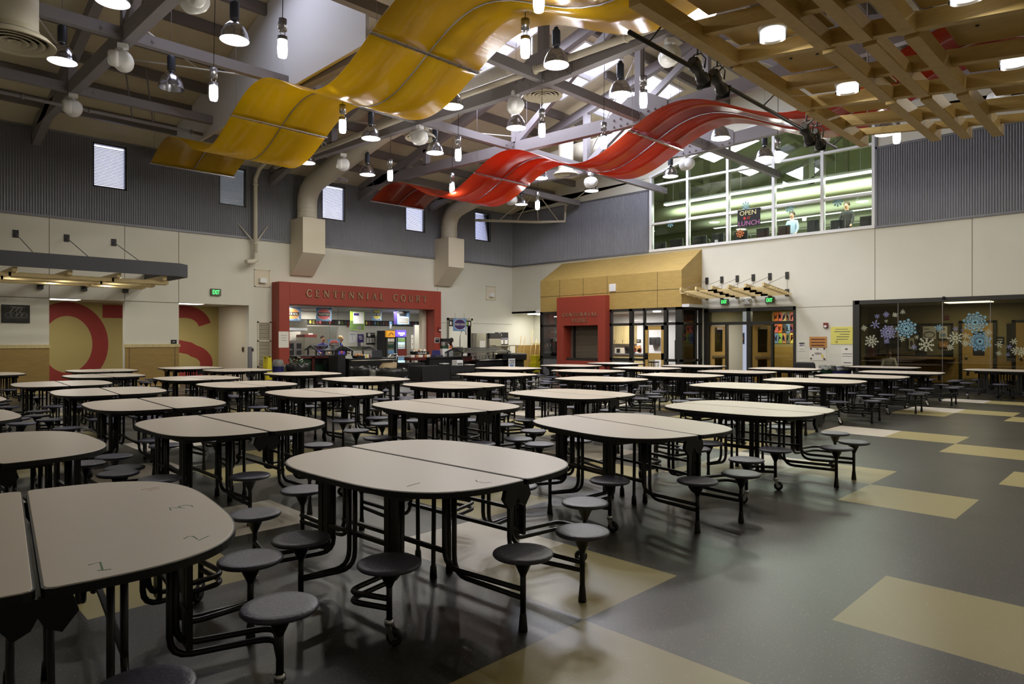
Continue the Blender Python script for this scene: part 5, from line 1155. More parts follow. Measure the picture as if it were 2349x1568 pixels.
for i,(p,q) in enumerate((((23.05,22.7),1.75),((22.95,22.35),1.7),((23.0,21.9),2.05),((22.9,21.55),1.6),((22.85,21.2),1.75))):
    stick((p[0],p[1],0),(p[0]+.35,p[1]+.05,q),.016,'mop','wooden mop handle leaning in the corner alcove, %s from the left'%ORD[i],'paper' if i in (1,4) else 'greylid')
t=thing('mop_bucket',(22.5,21.0,0),'yellow mop bucket with wringer left of the store','bucket'); MB().prism([(22.3,.08),(22.75,.08),(22.82,.5),(22.25,.5)],'y',20.75,21.15).build('bucket','yellow',t); MB().prism([(22.35,.5),(22.6,.5),(22.62,.85),(22.3,.85)],'y',20.78,21.1).build('wringer','yellow',t); MB().tube([(22.5,20.75,.6),(22.5,20.3,1.15)],.02,8).build('wringer_handle','blackp',t)
for x in (22.35,22.7):
    for y in (20.8,21.1): MB().lathe([(.04,-.015),(.04,.015)],(x,y,.04),10,0,True,'y').build('wheel','black',t)
o=solo('folded_chair',MB().bar((22.9,20.55,0),(23.3,20.55,.95),.42,.03,(0,1,0)),'blackp','black folded chair leaning beside the store left side','chair')
# ---------- plywood store with red portal
XS=22.0; Y0,Y1=20.2,13.06
t=thing('store_kiosk',(XS+.7,16.6,0),'plywood clad school store with sloped top and dark glazed front','store')
m=MB(); m.prism([(XS,2.80),(XS,4.18),(XR-.01,5.09),(XR-.01,2.80)],'y',Y1,Y0); m.build('wood_canopy','ply',t)
m=MB()
for px in (1284,1338,1393,1508): 
    Y,_=onX(px,660,XS); m.box(XS-.006,XS+.0,Y-.006,Y+.006,2.8,4.18)
m.box(XS-.006,XS,Y1,Y0,3.47,3.482); m.build('panel_joint','dark',t)
# frame
F=.09; zt=2.8
def vm(Y,w=.1,x=XS,z0=0,z1=zt): return MB().box(x,x+.12,Y-w/2,Y+w/2,z0,z1).build('mullion','bronze',t)
def yX(px,X=XS): return onX(px,750,X)[0]
vm(yX(1242),.16); 
for px,w in ((1401,.09),(1447,.16),(1477,.07),(1526,.14)): vm(yX(px),w)
vm(Y1+.12,.28)
for a,b in ((yX(1276),Y0),(Y1+.05,yX(1396))):
    for z,h in ((2.70,.1),(2.13,.1),(.74,.1),(.0,.08)): 
        if z in (.74,) and a<16:
            for p,q in ((Y1+.2,yX(1526)),(yX(1477),yX(1396))): MB().box(XS,XS+.11,p,q,z,z+h).build('transom','bronze',t)
        else: MB().box(XS,XS+.11,a,b,z,z+h).build('transom','bronze',t)
MB().box(XS+.03,XS+.06,yX(1276),Y0-.1,.08,.74).build('spandrel','trim',t); MB().box(XS+.03,XS+.06,yX(1443),yX(1404),.08,.74).build('spandrel','greylid',t)
for a,b,z0,z1 in ((yX(1276),Y0-.1,.84,2.7),(yX(1443),yX(1404),.84,2.7),(yX(1474),yX(1452),.08,2.7),(yX(1521),yX(1480),2.23,2.7),(Y1+.26,yX(1531),.08,2.7)): MB().box(XS+.05,XS+.06,a,b,z0,z1).build('window_pane','glass',t)
# right return side
for x in (XR-.45,XR-.05): MB().box(x-.06,x+.06,Y1-.02,Y1+.1,0,zt).build('mullion','bronze',t)
for z in (2.70,2.13,.74,0): MB().box(XS,XR-.01,Y1-.02,Y1+.09,z,z+.09).build('transom','bronze',t)
MB().box(XS+.2,XR-.5,Y1+.03,Y1+.04,.08,2.7).build('window_pane','glass',t); MB().box(XS,XR,Y0-.05,Y0,.0,zt).build('left_side_panel','bronze',t)
# door
da,db=yX(1477)-.04,yX(1526)+.07
d=MB().box(XS+.03,XS+.075,da,da-.13,.02,2.12).box(XS+.03,XS+.075,db+.13,db,.02,2.12).box(XS+.03,XS+.075,da,db,1.95,2.12).box(XS+.03,XS+.075,da,db,.80,1.05).box(XS+.03,XS+.075,da,db,.02,.25).build('door','doorw',t)
MB().box(XS+.05,XS+.055,da,db,.2,2.0).build('door_pane','glass',d); MB().box(XS-.0,XS+.03,da-.03,da-.1,.85,1.05).tube([(XS-.02,da-.06,.98),(XS-.03,da-.2,.98)],.012,6).build('lever_handle','blackp',d)
for z in (.3,1.1,1.85): MB().box(XS+.02,XS+.08,db-.02,db+.01,z,z+.1).build('hinge','blackp',d)
# red portal with roller shutter
XP=21.7; a,b=onX(1277,740,XP)[0],onX(1388,740,XP)[0]; oa,ob=onX(1292,780,XP)[0],onX(1371,780,XP)[0]; z0,z1=.78,2.16; zp=3.38
p=MB().box(XP,XS+.25,a,oa,0,zp).box(XP,XS+.25,ob,b,0,zp).box(XP,XS+.25,oa,ob,z1,zp).box(XP,XS+.25,oa,ob,0,z0-.1).build('red_surround','red',t,bevel=.008)
MB().box(XP+.2,XS+.35,oa,ob,z0-.1,z0).build('sill','bronze',t)
m=MB()
for i in range(24): z=z0+(z1-z0)*i/24; m.add([(XS+.2,oa-.22,z),(XS+.2,ob,z),(XS+.185,ob,z+.03),(XS+.185,oa-.22,z+.03),(XS+.2,ob,z+.058),(XS+.2,oa-.22,z+.058)],[(0,1,2,3),(3,2,4,5)])
m.box(XS+.21,XS+.24,oa,ob,z0,z1); m.build('roller_shutter','shutter',t,recalc=False); MB().box(XS+.12,XS+.2,oa-.2,oa-.28,z0,z1).build('shutter_track','blackp',t)
ya,_=onX(1291,722,XP); yb_,_=onX(1370,720,XP); roman('CENTENNIAL','x',ya,yb_,2.55,.15,XP,.03,.5).build('lettering','letter',t)
ya,_=onX(1313,734,XP); yb_,_=onX(1347,732,XP); roman('STORE','x',ya,yb_,2.30,.15,XP,.03,.45).build('lettering','letter',t)
a_,b_,c_,d_=xrect(1399,1413,651,668,XS); o=solo('wall_speaker',MB().box(XS-.05,XS,a_,b_,c_,d_),'white','square white speaker on the plywood store front','speaker'); MB().box(XS-.055,XS-.05,a_-.05,b_+.05,c_+.05,d_-.05).build('grille','gyp',o)
# store interior
struct(MB().box(26.2,26.35,12.8,20.6,0,2.9).build('wall_store_back','gyp')); struct(MB().box(XR+.22,26.3,12.75,12.9,0,2.9).build('wall_store_right','wall')); struct(MB().box(XR+.22,26.3,20.35,20.5,0,2.9).build('wall_store_left','wall')); struct(MB().box(XS+.02,26.3,12.75,20.5,2.79,2.9).build('ceiling_store','gyp'))
t=thing('wall_cabinet',(25.9,17,1.4),'birch wall cupboard with tall doors inside the store window','cabinet'); ca,cb=onX(1395,770,25.8)[0],onX(1450,770,25.8)[0]
MB().box(25.82,26.18,ca,cb,1.36,2.25).build('carcass','cab',t); w=(ca-cb)/3
for i in range(3):
    d=MB().box(25.79,25.82,ca-w*i-.01,ca-w*(i+1)+.01,1.37,2.24).build('door','cab',t); MB().box(25.77,25.79,ca-w*(i+.85),ca-w*(i+.85)-.02,1.42,1.56).build('handle','alum',d)
t=thing('store_counter',(25.8,17,0),'grey counter inside the store below the birch cupboard','counter'); MB().box(25.5,26.18,ca+.3,cb-.9,.86,.92).build('counter_top','trim',t); MB().box(25.55,26.18,ca+.3,cb-.9,0,.86).build('counter_body','cab',t)
o=thing('microwave_oven',(25.8,*[onX(1423,812,25.6)[0]],.92),'small beige microwave oven on the store counter','microwave'); a,b,c,d=xrect(1412,1433,802,815,25.6); MB().box(25.55,26,a,b,.92,.92+(d-c)).build('oven_body','offwhite',o); MB().box(25.54,25.55,a-.1,a-.3,.96,.88+(d-c)).build('oven_window','dark',o)
a,b,c,d=xrect(1434,1443,802,815,25.6); o=solo('coffee_maker',MB().box(25.6,25.95,a,b,.92,1.2).box(25.56,25.95,a,b,1.15,1.25),'blackp','black coffee maker beside the microwave in the store','appliance')
t=thing('snack_display',(25.7,onX(1455,805,25.6)[0],.92),'cluttered heap of snack bags on the store counter','snacks'); r=random.Random(9); a,b,c,d=xrect(1447,1468,797,815,25.6)
for i in range(10): y=a+(b-a)*r.random(); z=.92+r.random()*.22; MB().bar((25.65,y,z),(25.65,y,z+.16),.13,.05,(1,0,0)).build('snack_bag',r.choice(['kraft','redd','ylw','paper','blackp']),t)
a,b,c,d=xrect(1459,1470,778,785,25.9); poster_x('store_notice',(1459,1470,778,785),26.18,'ink','small black notice with white lines inside the store','sign',[(None,.2,.8,.6,.7,'paper'),(None,.25,.75,.3,.4,'paper')])
t=thing('towel_dispenser',(26,onX(1502,782,25.9)[0],1.3),'grey paper towel dispenser seen through the store door glass','dispenser'); a,b,c,d=xrect(1494,1513,773,791,26.1); MB().box(25.9,26.18,a,b,c,d).build('dispenser_body','trimdark',t,bevel=.03); MB().box(25.88,25.9,a-.05,b+.05,c+.06,d-.05).build('smoked_cover','blackp',t)
t=thing('store_stool',(24.5,onX(1497,830,24.5)[0],0),'dark chair seen through the lower door glass of the store','chair'); y=onX(1497,830,24.5)[0]; MB().box(24.3,24.7,y-.2,y+.2,.58,.63).build('seat','blackp',t); MB().box(24.3,24.34,y+.1,y+.25,.63,.95).build('backrest','blackp',t)
for q in (-.17,.17):
    for x in (24.33,24.67): MB().tube([(x,y+q,0),(x,y+q,.58)],.015,6).build('leg','blackp',t)
t=thing('price_board',(XR-.2,13.6,.8),'black board with white price sheets in the store corner window','board'); MB().prism([(22.3,.8),(23.3,.8),(23.3,1.55),(22.3,1.55)],'y',13.5,13.53).build('board','ink',t)
for i,(x0,x1,z0_,z1_) in enumerate(((22.34,22.6,1.2,1.5),(22.68,22.98,1.0,1.5),(22.34,22.62,.84,1.18))): MB().box(x0,x1,13.49,13.5,z0_,z1_).build('price_sheet','paper',t)
t=thing('shelf_rack',(23,13.7,0),'low white slatted rack in the store corner window','rack')
for z in (.25,.40,.55): MB().box(22.4,23.2,13.6,13.9,z,z+.06).build('shelf_slat','white',t)
for x in (22.4,23.17): MB().box(x,x+.03,13.6,13.9,0,.62).build('rack_post','blackp',t)
t=thing('slush_machine',(23.2,19.6,.84),'drink machine with two white fronted tanks behind the store left window','drink machine'); a,b,c,d=xrect(1258,1277,782,812,22.8); MB().box(22.8,23.3,a,b,.84,d).build('machine_body','blackp',t); MB().box(22.78,22.8,a,b,d,d+.14).build('header','paper',t); text_mb('HOT COFFEE','x',a-.03,b+.03,d+.04,d+.10,22.78,.005).build('lettering','ink',t)
for q in (.1,.55): MB().box(22.77,22.8,a+(b-a)*q,a+(b-a)*(q+.34),d-.5,d-.08).build('tank_front','greylid',t)
MB().box(22.7,23.4,Y0-.2,yX(1276),.78,.84).build('machine_stand','bronze',t); MB().box(22.8,23.3,Y0-.3,yX(1276)+.2,0,.78).build('stand_body','bronze',t)
SL=[]
x=24.2; y=onX(1507,708,x)[0]; SL.append(Vector((x,y,2.7))); o=solo('ceiling_disc_light',MB().lathe([(0,0),(.16,0),(.17,.03),(.17,.06)],(x,y,2.73),20),'disc','round glowing ceiling light inside the store','ceiling light')
y=onX(1266,724,23.8)[0]; o=solo('store_strip_light',MB().box(23.2,23.4,y-.5,y+.4,2.73,2.78),'tubeglow','strip light behind the store left transom','ceiling light'); SL.append(Vector((23.4,y,2.68)))
# ---------- slatted canopy over the vestibule doors
t=thing('slat_canopy',(22.8,11.2,3.2),'maple slat canopy above the vestibule doors, hung on thin rods','canopy')
YB=[12.84-.62*i for i in range(6)]
for i,y in enumerate(YB):
    MB().bar((XR-.02,y,3.22),(21.55,y,3.42),.07,.12).build('cross_beam','slat',t); MB().box(XR-.03,XR-.001,y-.07,y+.07,3.12,3.36).build('wall_bracket','bronze',t)
    MB().box(XR-.03,XR-.001,y-.06,y+.06,3.72,3.97).build('rod_plate','bronze',t); MB().tube([(XR-.03,y,3.85),(21.95,y,3.46)],.008,6).tube([(21.95,y,3.45),(21.95,y,3.36)],.02,6).build('suspension_rod','steel',t); MB().tube([(XR-.02,y,3.8),(XR-.05,y-.02,3.3)],.006,5).build('guy_wire','steel',t)
for j in range(8):
    x=21.75+j*.22; z=3.22+.2*(XR-x)/1.95
    for k in range(3):
        a=12.98-1.24*k+.0; b=a-1.5+.12*(j%2); a+= .1*((j+k)%2); MB().box(x-.025,x+.025,a,max(b,9.5),z-.10,z-.045).build('slat','slat',t)
exit_sign('lit green EXIT sign over the left vestibule door',1663,692,18,'x',XR); exit_sign('lit green EXIT sign over the right vestibule door',1767,688,20,'x',XR)
a,b,c,d=xrect(1706,1723,685,698,XR); t=thing('emergency_light',(XR,(a+b)/2,c),'white emergency light between the two EXIT signs','emergency light'); MB().box(XR-.1,XR,a,b,c,d).build('housing','white',t); 
for q in (.1,.9): MB().lathe([(0,-.05),(.05,-.05),(.04,.03),(0,.03)],(XR-.12,a+(b-a)*q,d-.03),10,0,True,'x').build('lamp_head','white',t)
# ---------- vestibule glazing, doors and the corridor behind
YV0,YV1=12.95,9.45; t=thing('vestibule_frame',(XR,11.2,0),'dark bronze door frame with glazed transoms, right of the store','door frame')
MB().box(XR-.03,XR+.13,YV1,YV0,2.62,2.75).build('head_bar','bronze',t); MB().box(XR-.02,XR+.12,YV1,YV0,2.13,2.24).build('transom_bar','bronze',t)
yv=lambda px:onX(px,790,XR)[0]
for px,w in ((1620,.16),(1718,.16),(1666,.07),(1771,.07),(1823,.09)): MB().box(XR-.03,XR+.13,yv(px)-w/2,yv(px)+w/2,0,2.75 if px in (1620,1718,1823) else 2.13).build('mullion','bronze',t)
for a,b in ((yv(1718)-.08,yv(1823)),(yv(1620),yv(1718)+.08)): MB().box(XR+.05,XR+.06,b,a,2.24,2.62).build('transom_pane','glassg',t)
MB().box(XR+.05,XR+.06,yv(1823)+.04,yv(1771)-.03,.1,2.13).build('side_pane','glassg',t)
def hdoor(ya,yb,x0,x1,lab):
    """leaf swung away from the frame: from hinge (x0,ya) to (x1,yb)"""
    t=thing('glazed_door',(x0,ya,0),lab,'door','maple doors of the vestibule'); P=Vector((x0,ya,0)); Q=Vector((x1,yb,0)); d=(Q-P); L=d.length; d.normalize(); n=Vector((0,0,1))
    def sl(u0,u1,z0,z1,th=.045,name='leaf',m='doorw',par=None,off=0):
        c=P+d*((u0+u1)/2); s=Vector((-d.y,d.x,0))*off; mb=MB(); mb.bar(P+d*u0+s+n*(z0+z1)/2,P+d*u1+s+n*(z0+z1)/2,th,z1-z0); return mb.build(name,m,par or t)
    st=sl(0,L*.24,.02,2.1,name='stile'); sl(L*.76,L,.02,2.1,name='stile'); 
    for z0,z1,nm in ((1.98,2.1,'top_rail'),(.84,1.1,'lock_rail'),(.02,.25,'bottom_rail')): sl(L*.24,L*.76,z0,z1,name=nm)
    sl(L*.24,L*.76,.25,1.98,.01,'door_pane','glassg'); sl(L*.1,L*.92,.88,.96,.06,'panic_bar','stain',None,-.05 if x1>x0 else .05)
    sl(L*.3,L*.7,1.96,2.05,.07,'closer_body','alum',None,-.05)
hdoor(yv(1622)-.1,yv(1622)-.25,XR+.1,XR+1.0,'maple door with narrow glass standing open at the left of the vestibule'); hdoor(yv(1718)-.1,yv(1718)-.42,XR+.1,XR+.98,'maple door with narrow glass standing open in the middle of the vestibule')
struct(MB().box(27.0,27.15,8.3,12.9,0,2.8).build('wall_vestibule','khaki2')); struct(MB().box(XR+.22,27.1,8.2,8.35,0,2.8).build('wall_vestibule_right','khaki2')); struct(MB().box(XR+.2,27.1,8.2,12.8,2.78,2.9).build('ceiling_vestibule','wall'))
struct(MB().box(26.97,27.0,8.35,12.75,0,1.3).box(XR+.3,27.,8.35,8.38,0,1.3).build('baseboard_vestibule','wood2')); struct(MB().box(26.95,27.0,8.35,12.75,1.3,1.38).box(XR+.3,27,8.35,8.4,1.3,1.38).build('trim_5','cap'))
# trophy case, patriotic poster and student art panels in the vestibule
a,b,c,d=xrect(1650,1692,748,845,26.7); t=thing('trophy_case',(26.8,(a+b)/2,0),'tall glass fronted trophy case with shelves behind the vestibule doors','display case')
MB().box(26.9,26.96,a,b,0,d).build('back_panel','greylid',t); 
for y in (a,b,(a+b)/2): MB().box(26.5,26.95,y-.03,y+.03,0,d).build('case_post','bronze',t)
MB().box(26.5,26.95,a,b,d-.08,d).build('case_top','bronze',t); r=random.Random(4)
for z in (.45,.95,1.4): 
    MB().box(26.55,26.95,a,b,z,z+.03).build('shelf','white',t)
    for i in range(6):
        y=a+(b-a)*(.1+.16*i); MB().lathe([(.06,0),(.06,.05),(.015,.08),(.02,.2),(.06,.3),(0,.3)],(26.75,y,z+.03),8).build('trophy',r.choice(['blackp','gold2','redd','alum']),t)
poster_x('flag_poster',(1693,1708,763,789),26.96,'skyblue','blue and red striped poster on the vestibule back wall','poster',[(None,.1,.6,.75,.85,'purple'),(None,.1,.6,.5,.6,'purple'),(None,.1,.6,.25,.35,'purple'),('O',.5,.95,.1,.85,'redd'),('O',.6,.85,.3,.7,'paper')])
ART=[('orange2','pink','cap','greylid','pink'),('pink','orange2','scrgrey','skyblue','redd'),('skyblue','lime','kraft','greylid','ylw')]
gx=[1774,1784.5,1794,1803,1812,1822]; gy=[(716,737),(743,764),(763,787)]
k=0
for r_,row in enumerate(ART):
    for c_,mm in enumerate(row):
        a,b,z0_,z1_=xrect(gx[c_],gx[c_+1],*gy[r_],26.0); o=solo('student_painting',MB().box(26.0,26.02,a-.005,b+.005,z0_,z1_),mm,'student painting behind the vestibule glass, %s row, %s from the left'%(['top','middle','bottom'][r_],ORD[c_]),'painting','student paintings in the vestibule')
        m=MB(); q=random.Random(k); k+=1
        pts=[(a+(b-a)*q.uniform(.15,.85),z0_+(z1_-z0_)*q.uniform(.1,.9)) for _ in range(4)]; stroke(m,pts,.05,lambda x,y,d:(25.998-d,x,y),0,.002)
        m.prism([(a+(b-a)*.1,z0_+.02),(a+(b-a)*.5,z0_+(z1_-z0_)*.5),(a+(b-a)*.2,z1_-.03)],'x',25.996,26.0); m.build('brush_shape',['ink','grn','redd','maroon','purple'][q.randrange(5)],o)
a,_,z0_,_=xrect(1774,1822,700,790,26.02); b=xrect(1774,1822,700,790,26.02)[1]; o=solo('art_board',MB().box(26.02,26.06,8.36,a+.05,1.3,2.7),'khaki2','khaki board carrying the student paintings','board'); MB().box(26.0,26.06,8.36,a+.05,0,1.3).build('board_base','wood2',o)
# ---------- hall behind the snowflake window
t=thing('window_frame',(XR,3,0),'dark framed frameless-joint glass wall at lower right, with paper snowflakes','window frame'); t['label']='long dark framed glass wall at lower right covered with snowflakes'
MB().box(XR-.04,XR+.14,7.36,7.56,0,2.86).build('side_jamb','bronze',t); MB().box(XR-.04,XR+.14,-2.5,7.5,2.73,2.86).build('head_bar','bronze',t); MB().box(XR-.04,XR+.14,-2.5,7.5,0,.16).build('sill_bar','bronze',t)
yj=[onX(p,800,XR)[0] for p in (2059,2161,2271)]; ed=[7.36]+yj+[2.0,-.5]
for i in range(len(ed)-1): MB().box(XR+.05,XR+.062,ed[i+1]+.006,ed[i]-.006,.16,2.73).build('glass_panel','glassh',t)
for y in yj: MB().box(XR+.045,XR+.065,y-.006,y+.006,.16,2.73).build('glass_joint','alum',t)
XH=26.6
struct(MB().box(XH,XH+.15,-3,8.1,0,2.8).build('wall_hall','khaki2')); struct(MB().box(XR+.22,XH,8.05,8.2,0,2.8).build('wall_hall_left','khaki2')); struct(MB().box(XR+.2,XH+.1,-3,8.2,2.77,2.87).build('ceiling_hall','wall'))
struct(MB().box(XH-.03,XH,3.0,8.05,0.1,1.0).build('baseboard_hall','wood2')); struct(MB().box(XH-.03,XH,-3,3.0,.1,1.25).build('baseboard_hall_right','wood2')); struct(MB().box(XH-.05,XH,-3,8.05,0,.1).build('trim_6','dark'))
HP=Vector((25.0,onX(2222,689,25.0)[0],2.77)); o=solo('troffer_light',MB().box(24.7,25.3,HP.y-.6,HP.y+.6,2.745,2.77),'troffer','bright ceiling panel light above the snowflake window','ceiling light')
a,b,z0_,z1_=xrect(1975,2187,742,817,XH); t=thing('office_window',(XH,(a+b)/2,z0_),'dark framed office window behind the snowflake glass','window')
m=MB(); 
for q in (z0_,z1_-.06): m.box(XH-.08,XH,a,b,q,q+.06)
for y in (a,b+.06,onX(2015,780,XH)[0],onX(2107,780,XH)[0]): m.box(XH-.08,XH,y,y-.06,z0_,z1_)
m.build('frame','bronze',t); MB().box(XH-.02,XH-.01,a,b,z0_,z1_).build('office_view','officeback',t)
for px,mm,lab,ln in (((2040,2062,747,773),'paper','white drawing of a hand on the office window, partly behind a snowflake',[('O',.2,.8,.15,.6,'greylid')]),((2033,2067,773,795),'ink','dark framed picture below the white drawing',[('O',.2,.8,.3,.6,'scrgrey')]),((2117,2147,748,777),'paper','white drawing of a big car beside the snowflakes',[('O',.05,.95,.05,.6,'greylid'),('O',.15,.85,.12,.5,'paper'),(None,.1,.5,.75,.8,'ink')]),((2154,2173,748,776),'paper','white page with red and blue print on the office window',[(None,.2,.7,.7,.85,'redd'),(None,.2,.8,.15,.4,'skyblue')]),((2085,2097,775,800),'paper','small framed figure drawing in the office window',[('O',.2,.8,.2,.8,'greylid')]),((2155,2174,784,796),'kraft','small brown picture in the office window',[('O',.3,.7,.3,.6,'paper')])):
    poster_x('office_poster',px,XH-.09,mm,lab,'picture',ln)
for px,lab in (((2100,2126,804,817),'dark monitor at the left of the office desk'),((2164,2186,804,818),'dark monitor at the right of the office desk')):
    a,b,z0_,z1_=xrect(*px,XH-.25); solo('monitor',MB().box(XH-.28,XH-.25,a,b,z0_,z1_),'blackp',lab,'monitor','monitors on the office desk')
a,b,z0_,z1_=xrect(1975,2187,817,822,XH-.3); o=solo('office_desk',MB().box(XH-.4,XH-.04,a,b,z0_,z1_),'panel','long maple ledge below the office window','shelf')
person((XH-.75,onX(2037,800,XH-.75)[0],0),-1.2,'wshirt','hair','seated person in white shirt leaning over papers behind the snowflake glass',.5,(.5,.5),True)
a,b,z0_,z1_=xrect(1976,2005,788,816,XH-.2)
for i,(u,mm) in enumerate(((.0,'greylid'),(.25,'grn'),(.5,'redd'),(.75,'redd'))): solo('binder',MB().box(XH-.3,XH-.08,a+(b-a)*u,a+(b-a)*(u+.23),z1_-.45,z1_),mm,'ring binder on the office ledge, %s from the left'%ORD[i],'binder','binders on the office ledge')
# hall doors
def hall_door(p0,p1,lab,win):
    a,b,z0_,z1_=xrect(p0,p1,745,872,XH-.02); z1_=2.13; t=thing('hall_door',(XH-.05,(a+b)/2,0),lab,'door','maple doors in the hall'); MB().box(XH-.08,XH-.02,a+.1,a,0,z1_+.08).box(XH-.08,XH-.02,b,b-.1,0,z1_+.08).box(XH-.08,XH-.02,a+.1,b-.1,z1_,z1_+.08).build('door_frame','bronze',t)
    MB().box(XH-.06,XH-.02,a,b,.28,z1_).build('door_leaf','doorw',t); MB().box(XH-.065,XH-.02,a,b,.02,.28).build('kick_plate','stain',t); MB().lathe([(0,-.05),(.04,-.05),(.04,0),(.02,0)],(XH-.06,a-.12,.98),10,0,True,'x').build('door_knob','stain',t)
    if win: MB().box(XH-.07,XH-.06,a-.3,a-.62,1.05,1.85).build('narrow_window','dark',t)
hall_door(2208,2278,'maple hall door with narrow glass behind the large blue snowflakes',True); hall_door(2330,2395,'maple hall door at the right photo edge',False)
a,b,z0_,z1_=xrect(2309,2322,738,820,XH-.05); solo('door_sidelight',MB().box(XH-.06,XH-.02,a,b,.9,2.1),'dark','narrow dark sidelight between the two hall doors','window')
poster_x('hall_sign',(2286,2303,772,788),XH-.02,'ink','small black wall sign between the hall doors','sign',[(None,.15,.85,.6,.7,'paper'),(None,.15,.85,.3,.4,'paper')])
a,b,z0_,z1_=xrect(2167,2178,724,733,XH); solo('fire_alarm',MB().box(XH-.06,XH,a,b,z0_,z1_),'redd','red fire alarm above the office window','fire alarm')
# snowflakes
FL=[(2079,753,22,'ice',14,0),(2237,739,24,'ice',16,1),(2248,783,24,'ice2',16,2),(2037,762,17,'lav',14,3),(2125,790,19,'cream',8,4),(2191,775,16,'cream',10,5),(2008,744,11,'lav',6,6),(1999,782,15,'cream',10,7),(2330,744+60,10,'cream',8,8),(2215,770,8,'cream',6,9),(2071,715,6,'cream',6,10),(2033,721,7,'lav',8,11),(2053,722,6,'cream',8,12),(2012,725,6,'lav',6,13),(1982,752,7,'cream',8,14),(2033,736,4,'cream',6,15),(2154,752,9,'ice',8,16),(2192,754,6,'lav',6,17),(2034,782,7,'lav',8,18),(2103,773,5,'cream',6,19),(2215,787,8,'cream',10,20),(2180,796,8,'cream',8,21),(2267,762,8,'cream',8,22),(2292,790,8,'cream',6,23),(2291,810,6,'cream',8,24),(2326,783,8,'cream',6,25),(2343,806,12,'cream',10,26),(2315,795,6,'lav',6,27),(2070,777,7,'cream',6,28),(2097,796,7,'lav',6,29),(2208,757,4,'lav',6,30),(2312,813,5,'lav',6,31)]
for i,(px,py,rpx,mm,n,sd) in enumerate(FL):
    Y,z=onX(px,py,XR+.045); R=rpx*((XR+Y)/S2)/FP; r=random.Random(sd); m=MB(); sty=sd%3 if n>8 else 2
    fn=lambda x,y,d:(XR+.044-d,Y+x,z+y)
    for k in range(n):
        a=2*PI*k/n+sd; L=R*(1 if k%2==0 else .82); c,s=math.cos(a),math.sin(a); w=max(.012,R*.07)
        stroke(m,[(c*R*.12,s*R*.12),(c*L,s*L)],w,fn,0,.002)
        for q in (.5,.75):
            for g in (-1,1):
                e=a+g*.7; stroke(m,[(c*L*q,s*L*q),(c*L*q+math.cos(e)*R*.22,s*L*q+math.sin(e)*R*.22)],w*.8,fn,0,.002)
        if sty<2: stroke(m,arc(c*L*.92,s*L*.92,R*.09,R*.09,0,360,8),w*.7,fn,0,.002)
    stroke(m,arc(0,0,R*.3,R*.3,0,360,16),max(.01,R*.06),fn,0,.002)
    colr={'ice':'pale blue','ice2':'pale blue','lav':'lavender','cream':'white'}[mm]
    tag(m.build('paper_snowflake',mm,recalc=False),'%s %s paper snowflake on the hall glass, %s counted from the left'%('large' if rpx>14 else 'small',colr,ORD[sorted(FL).index(FL[i])]),'snowflake','paper snowflakes on the hall glass')
# ---------- posters on the white wall
poster_x('orange_poster',(1857,1897,772,797),XR,'kraft','orange hand lettered poster on the white wall','poster',[(None,.1,.9,.72,.8,'maroon'),(None,.1,.9,.45,.52,'maroon'),(None,.1,.85,.18,.26,'maroon')])
poster_x('yellow_poster',(1906,1959,749,789),XR,'yposter','large yellow hand lettered poster beside the hall window','poster',[(None,.2,.75,.84,.87,'greylid'),(None,.15,.85,.7,.74,'greylid'),(None,.4,.8,.56,.59,'greylid'),(None,.25,.8,.42,.45,'greylid'),(None,.25,.75,.28,.31,'greylid'),('O',.2,.3,.1,.22,'ink'),('O',.215,.285,.12,.22,'yposter')])
poster_x('cocoa_poster',(1857,1895,796,826),XR,'paper','white poster with brown dots in its corners below the orange poster','poster',[('O',.04,.15,.8,.95,'maroon'),('O',.85,.96,.82,.96,'maroon'),('O',.05,.16,.06,.2,'maroon'),('O',.85,.96,.04,.18,'maroon'),('COCOA',.33,.75,.45,.6,'maroon'),(None,.42,.55,.85,.89,'ink'),('O',.72,.86,.2,.45,'ylw'),(None,.17,.25,.38,.44,'ink')])
poster_x('bids_flyer',(1832,1847,784,805),XR,'paper','small white flyer with bold black heading near the vestibule','poster',[(None,.1,.9,.8,.93,'ink'),('BIDS',.2,.85,.55,.75,'purple'),(None,.2,.8,.2,.24,'greylid')])
poster_x('sketch_poster',(1930,1958,795,837),XR,'paper','white poster with faint grey sketches beside the hall window jamb','poster',[('O',.3,.55,.82,.93,'greylid'),(None,.1,.9,.6,.63,'greylid'),(None,.1,.85,.48,.5,'greylid'),(None,.2,.8,.12,.16,'greylid')])
a,b,z0_,z1_=xrect(1890,1900,740,752,XR); o=solo('fire_alarm',MB().box(XR-.06,XR,a,b,z0_,z1_),'redd','red fire alarm strobe on the white wall above the posters','fire alarm'); MB().box(XR-.09,XR-.06,a-.03,b+.03,z0_+.02,z0_+.09).build('strobe_lens','white',o)
a,b,z0_,z1_=xrect(2163,2168,681,685,XR); solo('camera_knob',MB().lathe([(0,-.1),(.04,-.1),(.05,-.03),(.03,0)],(XR,(a+b)/2,(z0_+z1_)/2),12,0,True,'x'),'blackp','tiny black dome camera above the hall window head','camera')
